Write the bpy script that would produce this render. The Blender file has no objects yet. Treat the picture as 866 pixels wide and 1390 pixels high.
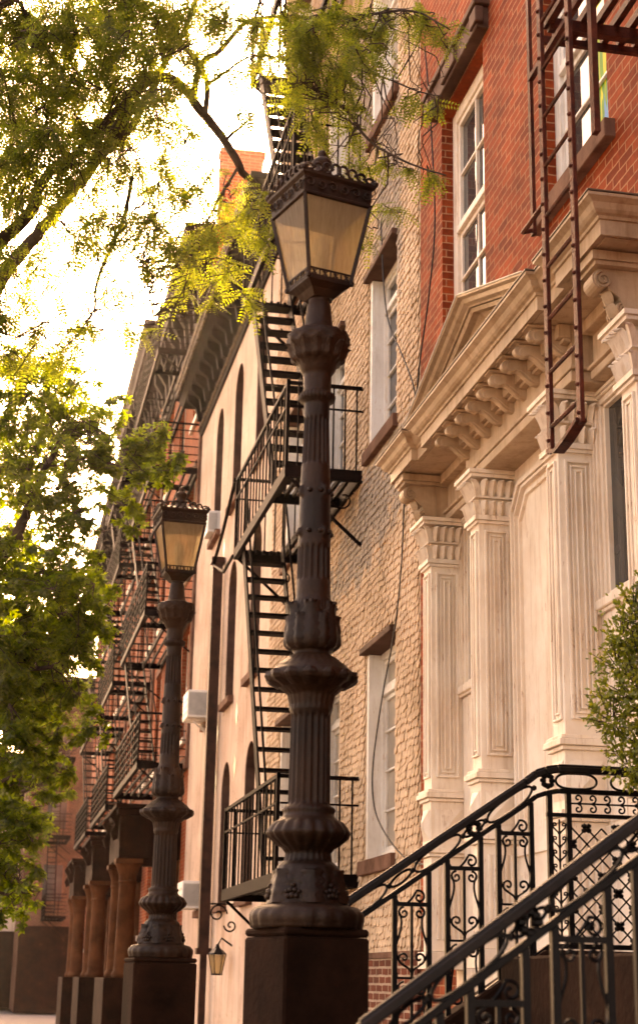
import bpy, bmesh, math, random
import numpy as np
from mathutils import Vector, Matrix
R = math.radians
random.seed(11)
rng = np.random.default_rng(5)
scene = bpy.context.scene
col = scene.collection

# ------------------------------------------------------------------ camera
EYE = Vector((0, 0, 1.5))
PITCH, YAW, ROLL = R(17.34), R(11.1), R(1.1)
FPX = 2186.0
fw = Vector((math.sin(YAW) * math.cos(PITCH), math.cos(YAW) * math.cos(PITCH), math.sin(PITCH)))
r0 = fw.cross(Vector((0, 0, 1))).normalized(); u0 = r0.cross(fw)
rt = r0 * math.cos(ROLL) + u0 * math.sin(ROLL)
up = u0 * math.cos(ROLL) - r0 * math.sin(ROLL)
cam_d = bpy.data.cameras.new('camera'); cam = bpy.data.objects.new('camera', cam_d); col.objects.link(cam)
m = Matrix((rt, up, -fw)).transposed().to_4x4(); m.translation = EYE
cam.matrix_world = m
cam_d.sensor_fit = 'VERTICAL'; cam_d.sensor_height = 36; cam_d.sensor_width = 24
cam_d.lens = 36 * FPX / 1390.0
cam_d.shift_y = -45 / 1390.0
cam_d.clip_end = 3000
cam_d.dof.use_dof = True; cam_d.dof.focus_distance = 10.0; cam_d.dof.aperture_fstop = 4.0
scene.camera = cam

def at(x, y, Y):
    d = fw * FPX + rt * (x - 433) - up * (y - 650)
    return EYE + d * (Y / d.y)
def atX(x, y, X):
    d = fw * FPX + rt * (x - 433) - up * (y - 650)
    return EYE + d * (X / d.x)

# ------------------------------------------------------------------ materials
def new_mat(name):
    m = bpy.data.materials.new(name); m.use_nodes = True
    nt = m.node_tree; nt.nodes.clear()
    out = nt.nodes.new('ShaderNodeOutputMaterial'); b = nt.nodes.new('ShaderNodeBsdfPrincipled')
    nt.links.new(b.outputs[0], out.inputs[0])
    return m, nt, b, out
def N(nt, t, **kw):
    n = nt.nodes.new(t)
    for k, v in kw.items():
        if k in n.inputs: n.inputs[k].default_value = v
        else: setattr(n, k, v)
    return n
def ramp(nt, fac, stops):
    n = nt.nodes.new('ShaderNodeValToRGB'); el = n.color_ramp.elements
    while len(el) < len(stops): el.new(0.5)
    for e, (p, c) in zip(el, stops):
        e.position = p; e.color = (*c, 1) if len(c) == 3 else c
    nt.links.new(fac, n.inputs[0]); return n
def mixc(nt, fac, a, b, mode='MIX'):
    n = nt.nodes.new('ShaderNodeMix'); n.data_type = 'RGBA'; n.blend_type = mode
    for i, v in ((0, fac), (6, a), (7, b)):
        if hasattr(v, 'links') or hasattr(v, 'is_linked'): nt.links.new(v, n.inputs[i])
        elif i == 0: n.inputs[0].default_value = v
        else: n.inputs[i].default_value = (*v, 1)
    return n.outputs[2]
def noise(nt, vec, scale, detail=4, rough=.6):
    n = N(nt, 'ShaderNodeTexNoise', Scale=scale, Detail=detail, Roughness=rough)
    if vec is not None: nt.links.new(vec, n.inputs['Vector'])
    return n.outputs['Fac']
def bump(nt, b, h, strength=.3, dist=.01):
    n = N(nt, 'ShaderNodeBump', Strength=strength, Distance=dist); nt.links.new(h, n.inputs['Height'])
    nt.links.new(n.outputs[0], b.inputs['Normal'])
def pos(nt): return N(nt, 'ShaderNodeNewGeometry').outputs['Position']
def simple(name, c1, c2, scale=6, rough=.6, metal=0, bstr=.2, bscale=40, bdist=.004, detail=5, spec=.22):
    m, nt, b, out = new_mat(name); p = pos(nt)
    f = noise(nt, p, scale, detail)
    r = ramp(nt, f, [(.35, c1), (.65, c2)])
    nt.links.new(r.outputs[0], b.inputs['Base Color'])
    b.inputs['Roughness'].default_value = rough; b.inputs['Metallic'].default_value = metal
    b.inputs['Specular IOR Level'].default_value = spec
    bump(nt, b, noise(nt, p, bscale, 4), bstr, bdist)
    return m
def brick_mat(name, c1, c2, mortar, bw=.215, rh=.068, ms=.009, rot=True):
    m, nt, b, out = new_mat(name); g = N(nt, 'ShaderNodeNewGeometry')
    s = N(nt, 'ShaderNodeSeparateXYZ'); nt.links.new(g.outputs['Position'], s.inputs[0])
    sn = N(nt, 'ShaderNodeSeparateXYZ'); nt.links.new(g.outputs['True Normal'], sn.inputs[0])
    ab = N(nt, 'ShaderNodeMath', operation='ABSOLUTE'); nt.links.new(sn.outputs[0], ab.inputs[0])
    gt = N(nt, 'ShaderNodeMath', operation='GREATER_THAN'); gt.inputs[1].default_value = .5; nt.links.new(ab.outputs[0], gt.inputs[0])
    mx = N(nt, 'ShaderNodeMix'); nt.links.new(gt.outputs[0], mx.inputs[0]); nt.links.new(s.outputs[0], mx.inputs[2]); nt.links.new(s.outputs[1], mx.inputs[3])
    cb = N(nt, 'ShaderNodeCombineXYZ'); nt.links.new(mx.outputs[0], cb.inputs[0]); nt.links.new(s.outputs[2], cb.inputs[1])
    wob = N(nt, 'ShaderNodeTexNoise', Scale=9.0, Detail=2.0); nt.links.new(g.outputs['Position'], wob.inputs['Vector'])
    wm = N(nt, 'ShaderNodeVectorMath', operation='SCALE'); wm.inputs['Scale'].default_value = .012; nt.links.new(wob.outputs['Color'], wm.inputs[0])
    wa = N(nt, 'ShaderNodeVectorMath', operation='ADD'); nt.links.new(cb.outputs[0], wa.inputs[0]); nt.links.new(wm.outputs[0], wa.inputs[1])
    t = N(nt, 'ShaderNodeTexBrick'); nt.links.new(wa.outputs[0], t.inputs['Vector'])
    t.inputs['Scale'].default_value = 1; t.inputs['Brick Width'].default_value = bw; t.inputs['Row Height'].default_value = rh
    t.inputs['Mortar Size'].default_value = ms; t.inputs['Mortar Smooth'].default_value = .25; t.inputs['Bias'].default_value = 0
    t.inputs['Color1'].default_value = (*c1, 1); t.inputs['Color2'].default_value = (*c2, 1); t.inputs['Mortar'].default_value = (*mortar, 1)
    f = noise(nt, g.outputs['Position'], 1.3, 6, .65)
    r = ramp(nt, f, [(.28, (.5, .46, .44)), (.66, (1.18, 1.12, 1.02))])
    c = mixc(nt, 1.0, t.outputs['Color'], r.outputs[0], 'MULTIPLY')
    f2 = noise(nt, g.outputs['Position'], 26, 4); r2 = ramp(nt, f2, [(.3, (.78, .78, .78)), (.7, (1.12, 1.12, 1.12))])
    c = mixc(nt, 1.0, c, r2.outputs[0], 'MULTIPLY')
    nt.links.new(c, b.inputs['Base Color']); b.inputs['Roughness'].default_value = .85; b.inputs['Specular IOR Level'].default_value = .08
    inv = N(nt, 'ShaderNodeMath', operation='SUBTRACT'); inv.inputs[0].default_value = 1; nt.links.new(t.outputs['Fac'], inv.inputs[1])
    ad = N(nt, 'ShaderNodeMath', operation='ADD'); nt.links.new(inv.outputs[0], ad.inputs[0])
    sm = N(nt, 'ShaderNodeMath', operation='MULTIPLY'); sm.inputs[1].default_value = .5; nt.links.new(f2, sm.inputs[0]); nt.links.new(sm.outputs[0], ad.inputs[1])
    bump(nt, b, ad.outputs[0], .8, .006)
    return m
def paint_mat(name, base, dark, chip=(.5, .3, .2), rough=.5, chips=.62):
    """old oil paint: slight yellowing, fine cracks and chipped flecks that show wood"""
    m, nt, b, out = new_mat(name); p = pos(nt)
    f = noise(nt, p, 2.2, 6, .7); r = ramp(nt, f, [(.3, dark), (.6, base)])
    mp = N(nt, 'ShaderNodeMapping'); mp.inputs['Scale'].default_value = (30, 30, 5); nt.links.new(p, mp.inputs[0])
    f2 = noise(nt, mp.outputs[0], 1.6, 7, .75); r2 = ramp(nt, f2, [(chips, (0, 0, 0)), (chips + .03, (1, 1, 1))])
    f3 = noise(nt, p, 3.1, 3); r3 = ramp(nt, f3, [(.5, (0, 0, 0)), (.62, (1, 1, 1))])
    k = mixc(nt, 1.0, r2.outputs[0], r3.outputs[0], 'MULTIPLY')
    mp2 = N(nt, 'ShaderNodeMapping'); mp2.inputs['Scale'].default_value = (9, 9, .8); nt.links.new(p, mp2.inputs[0])
    sk = ramp(nt, noise(nt, mp2.outputs[0], 1.3, 6, .7), [(.5, (1, 1, 1)), (.78, (.62, .5, .4))])
    c = mixc(nt, k, mixc(nt, 1.0, r.outputs[0], sk.outputs[0], 'MULTIPLY'), chip)
    nt.links.new(c, b.inputs['Base Color']); b.inputs['Roughness'].default_value = rough; b.inputs['Specular IOR Level'].default_value = .2
    bump(nt, b, f2, .18, .004)
    return m
M = {}
M['brick'] = brick_mat('red_brick', (.38, .068, .025), (.19, .032, .013), (.42, .20, .12), ms=.0062)
M['brick_dark'] = brick_mat('brown_brick', (.16, .07, .045), (.11, .05, .035), (.2, .12, .09))
M['brick_row'] = brick_mat('orange_brick', (.40, .085, .035), (.30, .058, .025), (.38, .18, .11))
M['brick_row2'] = brick_mat('plum_brick', (.34, .075, .036), (.24, .05, .028), (.36, .2, .14))
M['brick_base'] = brick_mat('basement_brick', (.2, .05, .03), (.14, .04, .025), (.45, .33, .27), ms=.011)
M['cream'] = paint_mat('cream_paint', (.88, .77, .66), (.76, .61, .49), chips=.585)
M['cream_dark'] = paint_mat('dark_cream_paint', (.56, .40, .28), (.36, .24, .155))  # darker tone of the cream, for entablature, pediment, modillions and consoles
M['white'] = paint_mat('white_paint', (.80, .77, .72), (.68, .62, .56), chips=.6)
M['trim'] = paint_mat('pale_stone_paint', (.66, .56, .46), (.5, .4, .31))
M['brownstone'] = simple('brownstone', (.011, .0044, .0026), (.027, .0105, .006), 3, .85, 0, .5, 30, .01, spec=.04)
M['column_stone'] = simple('column_stone', (.055, .019, .008), (.11, .04, .017), 2.5, .75, 0, .3, 30, .006, spec=.04)
M['sill'] = simple('sill_stone', (.10, .045, .03), (.2, .1, .07), 5, .8, 0, .5, 35, .008, spec=.04)
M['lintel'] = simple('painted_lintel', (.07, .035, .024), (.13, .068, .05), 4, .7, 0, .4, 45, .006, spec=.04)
M['pink'] = simple('pink_stucco', (.56, .34, .24), (.74, .50, .37), .9, .85, 0, .35, 14, .012)
def streaked(name, c1, c2, dirt):
    m, nt, b, out = new_mat(name); p = pos(nt)
    r = ramp(nt, noise(nt, p, .9, 6, .65), [(.3, c1), (.68, c2)])
    mp = N(nt, 'ShaderNodeMapping'); mp.inputs['Scale'].default_value = (5, 5, .45); nt.links.new(p, mp.inputs[0])
    k = ramp(nt, noise(nt, mp.outputs[0], 1.2, 7, .7), [(.5, (0, 0, 0)), (.75, (.75, .75, .75))])
    c = mixc(nt, k.outputs[0], r.outputs[0], dirt)
    v = N(nt, 'ShaderNodeTexVoronoi', feature='DISTANCE_TO_EDGE', Scale=1.1)
    w = N(nt, 'ShaderNodeTexNoise', Scale=3.0, Detail=5.0); nt.links.new(p, w.inputs['Vector'])
    va = N(nt, 'ShaderNodeVectorMath', operation='ADD'); nt.links.new(p, va.inputs[0]); nt.links.new(w.outputs['Color'], va.inputs[1]); nt.links.new(va.outputs[0], v.inputs['Vector'])
    kr = ramp(nt, v.outputs['Distance'], [(0, (.6, .6, .6)), (.012, (0, 0, 0))])
    c = mixc(nt, kr.outputs[0], c, dirt)
    nt.links.new(c, b.inputs['Base Color']); b.inputs['Roughness'].default_value = .88; b.inputs['Specular IOR Level'].default_value = .04
    bump(nt, b, noise(nt, p, 18, 6, .7), .45, .012)
    return m
M['pink'] = streaked('pink_stucco', (.52, .34, .255), (.76, .57, .455), (.30, .18, .125))
M['iron'] = simple('rusty_black_iron', (.002, .0012, .001), (.010, .0036, .0024), 7, .65, .0, .4, 60, .003, spec=.04)
M['rust'] = simple('rusty_red_iron', (.045, .010, .006), (.13, .028, .014), 12, .65, .2, .9, 70, .006)
M['black'] = simple('black_gloss_iron', (.003, .002, .002), (.007, .0045, .004), 8, .4, 0, .25, 50, .002, spec=.12)
M['handrail'] = simple('worn_handrail', (.007, .0045, .004), (.018, .011, .009), 14, .45, 0, .15, 60, .002, spec=.15)
M['lamp'] = simple('bronze_lamp_paint', (.011, .004, .0018), (.036, .0135, .0056), 4, .5, .0, .7, 22, .006, spec=.2)
M['leafbark'] = simple('bark', (.035, .022, .016), (.09, .06, .045), 9, .9, 0, 1., 25, .02)
M['pipe'] = simple('pipe_paint', (.03, .017, .014), (.075, .035, .025), 5, .5, .2, .4, 20, .004, spec=.04)
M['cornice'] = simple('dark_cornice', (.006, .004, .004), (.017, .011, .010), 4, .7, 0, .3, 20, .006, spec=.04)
M['cornice_worn'] = simple('worn_cornice', (.015, .010, .008), (.16, .115, .08), 16, .75, 0, .5, 30, .01, spec=.04)
M['plum'] = simple('plum_cornice', (.010, .006, .0065), (.024, .014, .015), 3, .65, 0, .3, 20, .006, spec=.04)
M['concrete'] = simple('concrete', (.12, .1, .085), (.18, .15, .125), 3, .9, 0, .3, 20, .006)
M['asphalt'] = simple('asphalt', (.035, .035, .035), (.065, .06, .058), 2, .9, 0, .3, 80, .004)
M['steel'] = simple('ac_casing', (.7, .67, .62), (.78, .75, .7), 4, .5, 0, .1, 20, .002)
M['grille'] = simple('ac_grille', (.42, .4, .37), (.52, .5, .46), 8, .5, .3, .3, 60, .002)
M['cable'] = simple('cable_rubber', (.02, .017, .016), (.035, .03, .028), 8, .6)
M['lead'] = simple('tin_roofing', (.12, .085, .06), (.26, .19, .14), 5, .55, .2, .4, 22, .006)
M['diamond'] = simple('green_tile', (.12, .16, .09), (.2, .24, .14), 20, .4)
M['curtain'] = simple('curtain', (.3, .2, .16), (.45, .32, .26), 3, .9)
M['room'] = simple('dark_room', (.02, .016, .014), (.035, .027, .022), 3, .9)
M['soil'] = simple('soil', (.03, .02, .015), (.06, .04, .03), 8, .95)
M['pot'] = simple('terracotta', (.3, .12, .07), (.38, .17, .1), 5, .8)

for nm_, cc_ in (('lamp', (.075, .03, .013)), ('brownstone', (.05, .022, .013)), ('rust', (.2, .055, .025))):
    for n_ in M[nm_].node_tree.nodes:
        if n_.type == 'VALTORGB': e_ = n_.color_ramp.elements.new(.74); e_.color = (*cc_, 1)
# scalloped stucco, with a weathered grey patch where the paint has gone
def stucco():
    m, nt, b, out = new_mat('scalloped_stucco'); p = pos(nt)
    f = noise(nt, p, 1.1, 5, .6); r = ramp(nt, f, [(.3, (.50, .345, .23)), (.65, (.75, .545, .39))])
    # patch: a diagonal band of bare grey render
    s = N(nt, 'ShaderNodeSeparateXYZ'); nt.links.new(p, s.inputs[0])
    def mth(op, a, bb=None):
        n = nt.nodes.new('ShaderNodeMath'); n.operation = op
        for i, v in enumerate((a, bb)):
            if v is None: continue
            if isinstance(v, (int, float)): n.inputs[i].default_value = v
            else: nt.links.new(v, n.inputs[i])
        return n.outputs[0]
    def blob(y0, z0, ry, rz, tilt):
        dy = mth('SUBTRACT', s.outputs[1], y0); dz = mth('SUBTRACT', mth('ADD', s.outputs[2], mth('MULTIPLY', dy, tilt)), z0)
        d = mth('ADD', mth('POWER', mth('ABSOLUTE', mth('DIVIDE', dy, ry)), 2.0), mth('POWER', mth('ABSOLUTE', mth('DIVIDE', dz, rz)), 2.0))
        return mth('SUBTRACT', 1.0, d)
    w = mth('MULTIPLY', mth('SUBTRACT', noise(nt, p, 3.2, 7, .7), .5), 4.2)
    b1 = mth('MAXIMUM', blob(14.6, 5.85, 2.1, .62, .12), blob(14.0, 8.75, .7, 1.6, 0))
    b1 = mth('MAXIMUM', b1, blob(15.4, 10.6, .8, 1.2, 0))
    k = ramp(nt, mth('ADD', b1, w), [(.15, (0, 0, 0)), (.5, (1, 1, 1))])
    g = ramp(nt, noise(nt, p, 9, 6, .7), [(.3, (.30, .24, .19)), (.7, (.5, .40, .32))])
    c = mixc(nt, k.outputs[0], r.outputs[0], g.outputs[0])
    f2 = noise(nt, p, 22, 4); r2 = ramp(nt, f2, [(.3, (.8, .8, .8)), (.7, (1.1, 1.1, 1.1))])
    c = mixc(nt, 1.0, c, r2.outputs[0], 'MULTIPLY')
    nt.links.new(c, b.inputs['Base Color']); b.inputs['Roughness'].default_value = .9; b.inputs['Specular IOR Level'].default_value = .05
    bump(nt, b, noise(nt, p, 60, 5, .7), .35, .006)
    return m
M['stucco'] = stucco()
def glass(name, tint=(.03, .03, .03), rough=.03):
    m, nt, b, out = new_mat(name)
    p = pos(nt); f = noise(nt, p, 1.5, 2)
    r = ramp(nt, f, [(.3, tint), (.7, tuple(t * 2.2 for t in tint))]); nt.links.new(r.outputs[0], b.inputs['Base Color'])
    b.inputs['Roughness'].default_value = rough; b.inputs['IOR'].default_value = 1.38
    bump(nt, b, f, .12, .02)
    return m
M['glass'] = glass('window_glass')
M['glass_pale'] = glass('window_glass_over_blind', (.24, .2, .16))
def frosted():
    m, nt, b, out = new_mat('amber_lantern_glass')
    p = pos(nt); mp = N(nt, 'ShaderNodeMapping'); mp.inputs['Scale'].default_value = (60, 60, 6); nt.links.new(p, mp.inputs[0])
    f = noise(nt, mp.outputs[0], 1, 4)
    r = ramp(nt, f, [(.3, (.44, .34, .22)), (.7, (.58, .46, .32))])
    tr = N(nt, 'ShaderNodeBsdfTranslucent'); nt.links.new(r.outputs[0], tr.inputs[0]); tp = N(nt, 'ShaderNodeBsdfTransparent'); tp.inputs[0].default_value = (.95, .85, .65, 1)
    nt.links.new(r.outputs[0], b.inputs['Base Color']); b.inputs['Roughness'].default_value = .12
    m1 = N(nt, 'ShaderNodeMixShader'); m1.inputs[0].default_value = .6; nt.links.new(b.outputs[0], m1.inputs[1]); nt.links.new(tr.outputs[0], m1.inputs[2])
    m2 = N(nt, 'ShaderNodeMixShader'); m2.inputs[0].default_value = .45; nt.links.new(m1.outputs[0], m2.inputs[1]); nt.links.new(tp.outputs[0], m2.inputs[2])
    nt.links.new(m2.outputs[0], out.inputs[0]); return m
M['lantern_glass'] = frosted()
def stained():
    m, nt, b, out = new_mat('stained_glass'); p = pos(nt)
    mp = N(nt, 'ShaderNodeMapping'); mp.inputs['Scale'].default_value = (1, 5.5, .9); nt.links.new(p, mp.inputs[0])
    w = N(nt, 'ShaderNodeTexNoise', Scale=1.6, Detail=3.0, Distortion=.8); nt.links.new(mp.outputs[0], w.inputs['Vector'])
    r = ramp(nt, w.outputs['Fac'], [(.36, (.03, .22, .55)), (.42, (.02, .3, .42)), (.46, (.03, .2, .02)), (.56, (.12, .35, .03)), (.6, (.85, .65, .02)), (.66, (.1, .3, .03))])
    nt.links.new(r.outputs[0], b.inputs['Base Color']); b.inputs['Roughness'].default_value = .5; b.inputs['Specular IOR Level'].default_value = .05
    return m
M['stained'] = stained()
def leaf_mat(name, dif, tra, mixf=.6, gl=.15):
    m, nt, b, out = new_mat(name); nt.nodes.remove(b)
    g = N(nt, 'ShaderNodeNewGeometry')
    r1 = ramp(nt, g.outputs['Random Per Island'], [(0, tuple(v * .7 for v in dif)), (.5, dif), (1, (dif[0] * 1.7, dif[1] * 1.35, dif[2]))])
    r2 = ramp(nt, g.outputs['Random Per Island'], [(0, tuple(v * .65 for v in tra)), (.6, tra), (1, (min(1, tra[0] * 1.5), min(1, tra[1] * 1.2), tra[2]))])
    d = N(nt, 'ShaderNodeBsdfDiffuse'); nt.links.new(r1.outputs[0], d.inputs[0])
    t = N(nt, 'ShaderNodeBsdfTranslucent'); nt.links.new(r2.outputs[0], t.inputs[0])
    gs = N(nt, 'ShaderNodeBsdfGlossy', Roughness=.4); gs.inputs[0].default_value = (.5, .5, .45, 1)
    a = N(nt, 'ShaderNodeMixShader'); a.inputs[0].default_value = mixf; nt.links.new(d.outputs[0], a.inputs[1]); nt.links.new(t.outputs[0], a.inputs[2])
    c = N(nt, 'ShaderNodeMixShader'); c.inputs[0].default_value = gl * .5; nt.links.new(a.outputs[0], c.inputs[1]); nt.links.new(gs.outputs[0], c.inputs[2])
    nt.links.new(c.outputs[0], out.inputs[0]); return m
M['leaf_locust'] = leaf_mat('locust_leaf', (.05, .07, .012), (.25, .33, .035))
M['leaf_green'] = leaf_mat('maple_leaf', (.018, .036, .005), (.21, .33, .010))
M['leaf_box'] = leaf_mat('boxwood_leaf', (.11, .15, .015), (.3, .36, .03), .4, .2)

# ------------------------------------------------------------------ objects
def link(name, me, mat, parent=None, loc=None, bevel=0, smooth=False):
    o = bpy.data.objects.new(name, me); col.objects.link(o)
    if mat is not None: me.materials.append(M[mat] if isinstance(mat, str) else mat)
    if parent is not None: o.parent = parent
    if bevel:
        md = o.modifiers.new('bevel', 'BEVEL'); md.width = bevel; md.segments = 1; md.limit_method = 'ANGLE'; md.angle_limit = R(40)
    if smooth: me.shade_smooth()
    return o
def root_of(p):
    v = Vector((0, 0, 0))
    while p is not None: v += p.location; p = p.parent
    return v
class MB:
    def __init__(s): s.v = []; s.f = []
    def add(s, vs, fs):
        n = len(s.v); s.v += [tuple(v) for v in vs]; s.f += [tuple(i + n for i in f) for f in fs]; return s
    def box(s, x0, x1, y0, y1, z0, z1):
        x0, x1 = min(x0, x1), max(x0, x1); y0, y1 = min(y0, y1), max(y0, y1); z0, z1 = min(z0, z1), max(z0, z1)
        vs = [(x, y, z) for x in (x0, x1) for y in (y0, y1) for z in (z0, z1)]
        return s.add(vs, [(0, 1, 3, 2), (4, 6, 7, 5), (0, 4, 5, 1), (2, 3, 7, 6), (0, 2, 6, 4), (1, 5, 7, 3)])
    def quad(s, a, b, c, d): return s.add([a, b, c, d], [(0, 1, 2, 3)])
    def beam(s, p, q, w, h, upv=(0, 0, 1)):
        p, q = Vector(p), Vector(q); d = (q - p).normalized(); u = Vector(upv)
        if abs(d.dot(u)) > .98: u = Vector((0, 1, 0))
        sd = d.cross(u).normalized(); u = sd.cross(d)
        vs = [c + sd * (w / 2 * a) + u * (h / 2 * b) for c in (p, q) for a, b in ((-1, -1), (1, -1), (1, 1), (-1, 1))]
        return s.add(vs, [(3, 2, 1, 0), (4, 5, 6, 7), (0, 1, 5, 4), (1, 2, 6, 5), (2, 3, 7, 6), (3, 0, 4, 7)])
    def tube(s, pts, r, n=6, cap=True):
        pts = [Vector(p) for p in pts]
        rs = r if isinstance(r, (list, tuple)) else [r] * len(pts)
        t0 = (pts[1] - pts[0]).normalized()
        a = t0.cross(Vector((0, 0, 1)))
        if a.length < .1: a = t0.cross(Vector((0, 1, 0)))
        a.normalize(); vs = []; fs = []
        for i, p in enumerate(pts):
            t = (pts[min(i + 1, len(pts) - 1)] - pts[max(i - 1, 0)])
            t = t.normalized() if t.length > 1e-9 else t0
            a = (a - t * a.dot(t)); a = a.normalized() if a.length > 1e-6 else t.orthogonal().normalized()
            b = t.cross(a)
            for k in range(n):
                an = 2 * math.pi * k / n; vs.append(p + (a * math.cos(an) + b * math.sin(an)) * rs[i])
        for i in range(len(pts) - 1):
            for k in range(n):
                k2 = (k + 1) % n; fs.append((i * n + k, i * n + k2, (i + 1) * n + k2, (i + 1) * n + k))
        if cap: fs.append(tuple(range(n - 1, -1, -1))); L = (len(pts) - 1) * n; fs.append(tuple(L + k for k in range(n)))
        return s.add(vs, fs)
    def prism(s, poly, ax, a0, a1):
        """poly: 2D points in the two axes other than ax, extruded from a0 to a1 along ax"""
        def P(u, v, w):
            return (w, u, v) if ax == 0 else (u, w, v) if ax == 1 else (u, v, w)
        n = len(poly); vs = [P(u, v, a0) for u, v in poly] + [P(u, v, a1) for u, v in poly]
        fs = [tuple(range(n)), tuple(range(2 * n - 1, n - 1, -1))] + [(i, i + n, (i + 1) % n + n, (i + 1) % n) for i in range(n)]
        return s.add(vs, fs)
    def lathe(s, prof, c, n=24, fn=None):
        vs = []; fs = []
        for (r, z) in prof:
            for k in range(n):
                a = 2 * math.pi * k / n; rr = r + (fn(a, z, r) if fn else 0)
                vs.append((c[0] + rr * math.cos(a), c[1] + rr * math.sin(a), c[2] + z))
        for i in range(len(prof) - 1):
            for k in range(n):
                k2 = (k + 1) % n; fs.append((i * n + k, i * n + k2, (i + 1) * n + k2, (i + 1) * n + k))
        fs.append(tuple(range(n - 1, -1, -1))); L = (len(prof) - 1) * n; fs.append(tuple(L + k for k in range(n)))
        return s.add(vs, fs)
    def sweep_plan(s, path, prof, left=True):
        """profile (outward, z) carried along a plan polyline with mitred corners"""
        n = len(path); P = [Vector((p[0], p[1])) for p in path]; offs = []
        def nrm(d): return Vector((-d.y, d.x)) if left else Vector((d.y, -d.x))
        for i in range(n):
            d0 = (P[i] - P[i - 1]).normalized() if i > 0 else (P[1] - P[0]).normalized()
            d1 = (P[i + 1] - P[i]).normalized() if i < n - 1 else d0
            n0, n1 = nrm(d0), nrm(d1); mm = (n0 + n1); mm = mm / max(.2, (1 + n0.dot(n1)))
            offs.append(mm)
        k = len(prof); vs = [(P[i].x + offs[i].x * o, P[i].y + offs[i].y * o, z) for i in range(n) for o, z in prof]
        fs = []
        for i in range(n - 1):
            for j in range(k):
                j2 = (j + 1) % k; fs.append((i * k + j, i * k + j2, (i + 1) * k + j2, (i + 1) * k + j))
        fs.append(tuple(range(k))); fs.append(tuple((n - 1) * k + j for j in range(k - 1, -1, -1)))
        return s.add(vs, fs)
    def sweep_rake(s, path, prof, xbase):
        """path in (y,z); profile (outward along -x, up)"""
        n = len(path); k = len(prof); vs = [(xbase - o, y, z + u) for y, z in path for o, u in prof]; fs = []
        for i in range(n - 1):
            for j in range(k):
                j2 = (j + 1) % k; fs.append((i * k + j, i * k + j2, (i + 1) * k + j2, (i + 1) * k + j))
        fs.append(tuple(range(k))); fs.append(tuple((n - 1) * k + j for j in range(k - 1, -1, -1)))
        return s.add(vs, fs)
    def build(s, name, mat, parent=None, bevel=0, smooth=False, fix=True):
        o0 = root_of(parent)
        me = bpy.data.meshes.new(name); me.from_pydata([(v[0] - o0.x, v[1] - o0.y, v[2] - o0.z) for v in s.v], [], s.f)
        if fix:
            bm = bmesh.new(); bm.from_mesh(me); bmesh.ops.recalc_face_normals(bm, faces=bm.faces); bm.to_mesh(me); bm.free()
        me.update()
        return link(name, me, mat, parent, None, bevel, smooth)
def empty(name, loc, label=None, cat=None, group=None):
    o = bpy.data.objects.new(name, None); col.objects.link(o); o.location = loc; o.empty_display_size = .2
    tag(o, label, cat, group); return o
def tag(o, label=None, cat=None, group=None, kind=None):
    if label: o['label'] = label
    if cat: o['category'] = cat
    if group: o['group'] = group
    if kind: o['kind'] = kind
    return o
def copy_tree(o, parent=None):
    c = o.copy(); col.objects.link(c)
    if parent is not None: c.parent = parent
    for ch in list(o.children): copy_tree(ch, c)
    return c

XF = 3.4          # the common facade plane of the row

# ------------------------------------------------------------------ walls with openings
def arch_pts(y0, y1, zs, zt, n=10):
    c = (y0 + y1) / 2; a = (y1 - y0) / 2; b = zt - zs
    return [(c - a * math.cos(math.pi * i / n), zs + b * math.sin(math.pi * i / n)) for i in range(n + 1)]
def facade(mb, X, Y0, Y1, Z0, Z1, ops, depth=.2):
    """ops: (y0,y1,z0,z1[,spring]) ; spring -> round head from spring to z1"""
    ys = sorted({Y0, Y1, *[o[0] for o in ops], *[o[1] for o in ops]}); zs = sorted({Z0, Z1, *[o[2] for o in ops], *[o[3] for o in ops]})
    for i in range(len(ys) - 1):
        for j in range(len(zs) - 1):
            yc, zc = (ys[i] + ys[i + 1]) / 2, (zs[j] + zs[j + 1]) / 2
            if any(o[0] < yc < o[1] and o[2] < zc < o[3] for o in ops): continue
            mb.quad((X, ys[i], zs[j]), (X, ys[i], zs[j + 1]), (X, ys[i + 1], zs[j + 1]), (X, ys[i + 1], zs[j]))
    for o in ops:
        y0, y1, z0, z1 = o[:4]; D = X + depth
        mb.quad((X, y0, z0), (D, y0, z0), (D, y1, z0), (X, y1, z0))
        if len(o) == 5:
            sp = o[4]; A = arch_pts(y0, y1, sp, z1)
            mb.quad((X, y0, z0), (X, y0, sp), (D, y0, sp), (D, y0, z0)); mb.quad((X, y1, z0), (D, y1, z0), (D, y1, sp), (X, y1, sp))
            for (a, b) in zip(A[:-1], A[1:]):
                mb.quad((X, a[0], a[1]), (X, b[0], b[1]), (D, b[0], b[1]), (D, a[0], a[1]))
                mb.quad((X, a[0], a[1]), (X, a[0], z1), (X, b[0], z1), (X, b[0], b[1]))
        else:
            mb.quad((X, y0, z1), (X, y1, z1), (D, y1, z1), (D, y0, z1))
            mb.quad((X, y0, z0), (X, y0, z1), (D, y0, z1), (D, y0, z0)); mb.quad((X, y1, z0), (D, y1, z0), (D, y1, z1), (X, y1, z1))
def shell(mb, X, Y0, Y1, Z0, Z1, back=10):
    B = X + back
    mb.quad((X, Y0, Z0), (B, Y0, Z0), (B, Y0, Z1), (X, Y0, Z1)); mb.quad((X, Y1, Z0), (X, Y1, Z1), (B, Y1, Z1), (B, Y1, Z0))
    mb.quad((B, Y0, Z0), (B, Y1, Z0), (B, Y1, Z1), (B, Y0, Z1)); mb.quad((X, Y0, Z1), (B, Y0, Z1), (B, Y1, Z1), (X, Y1, Z1))

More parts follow.
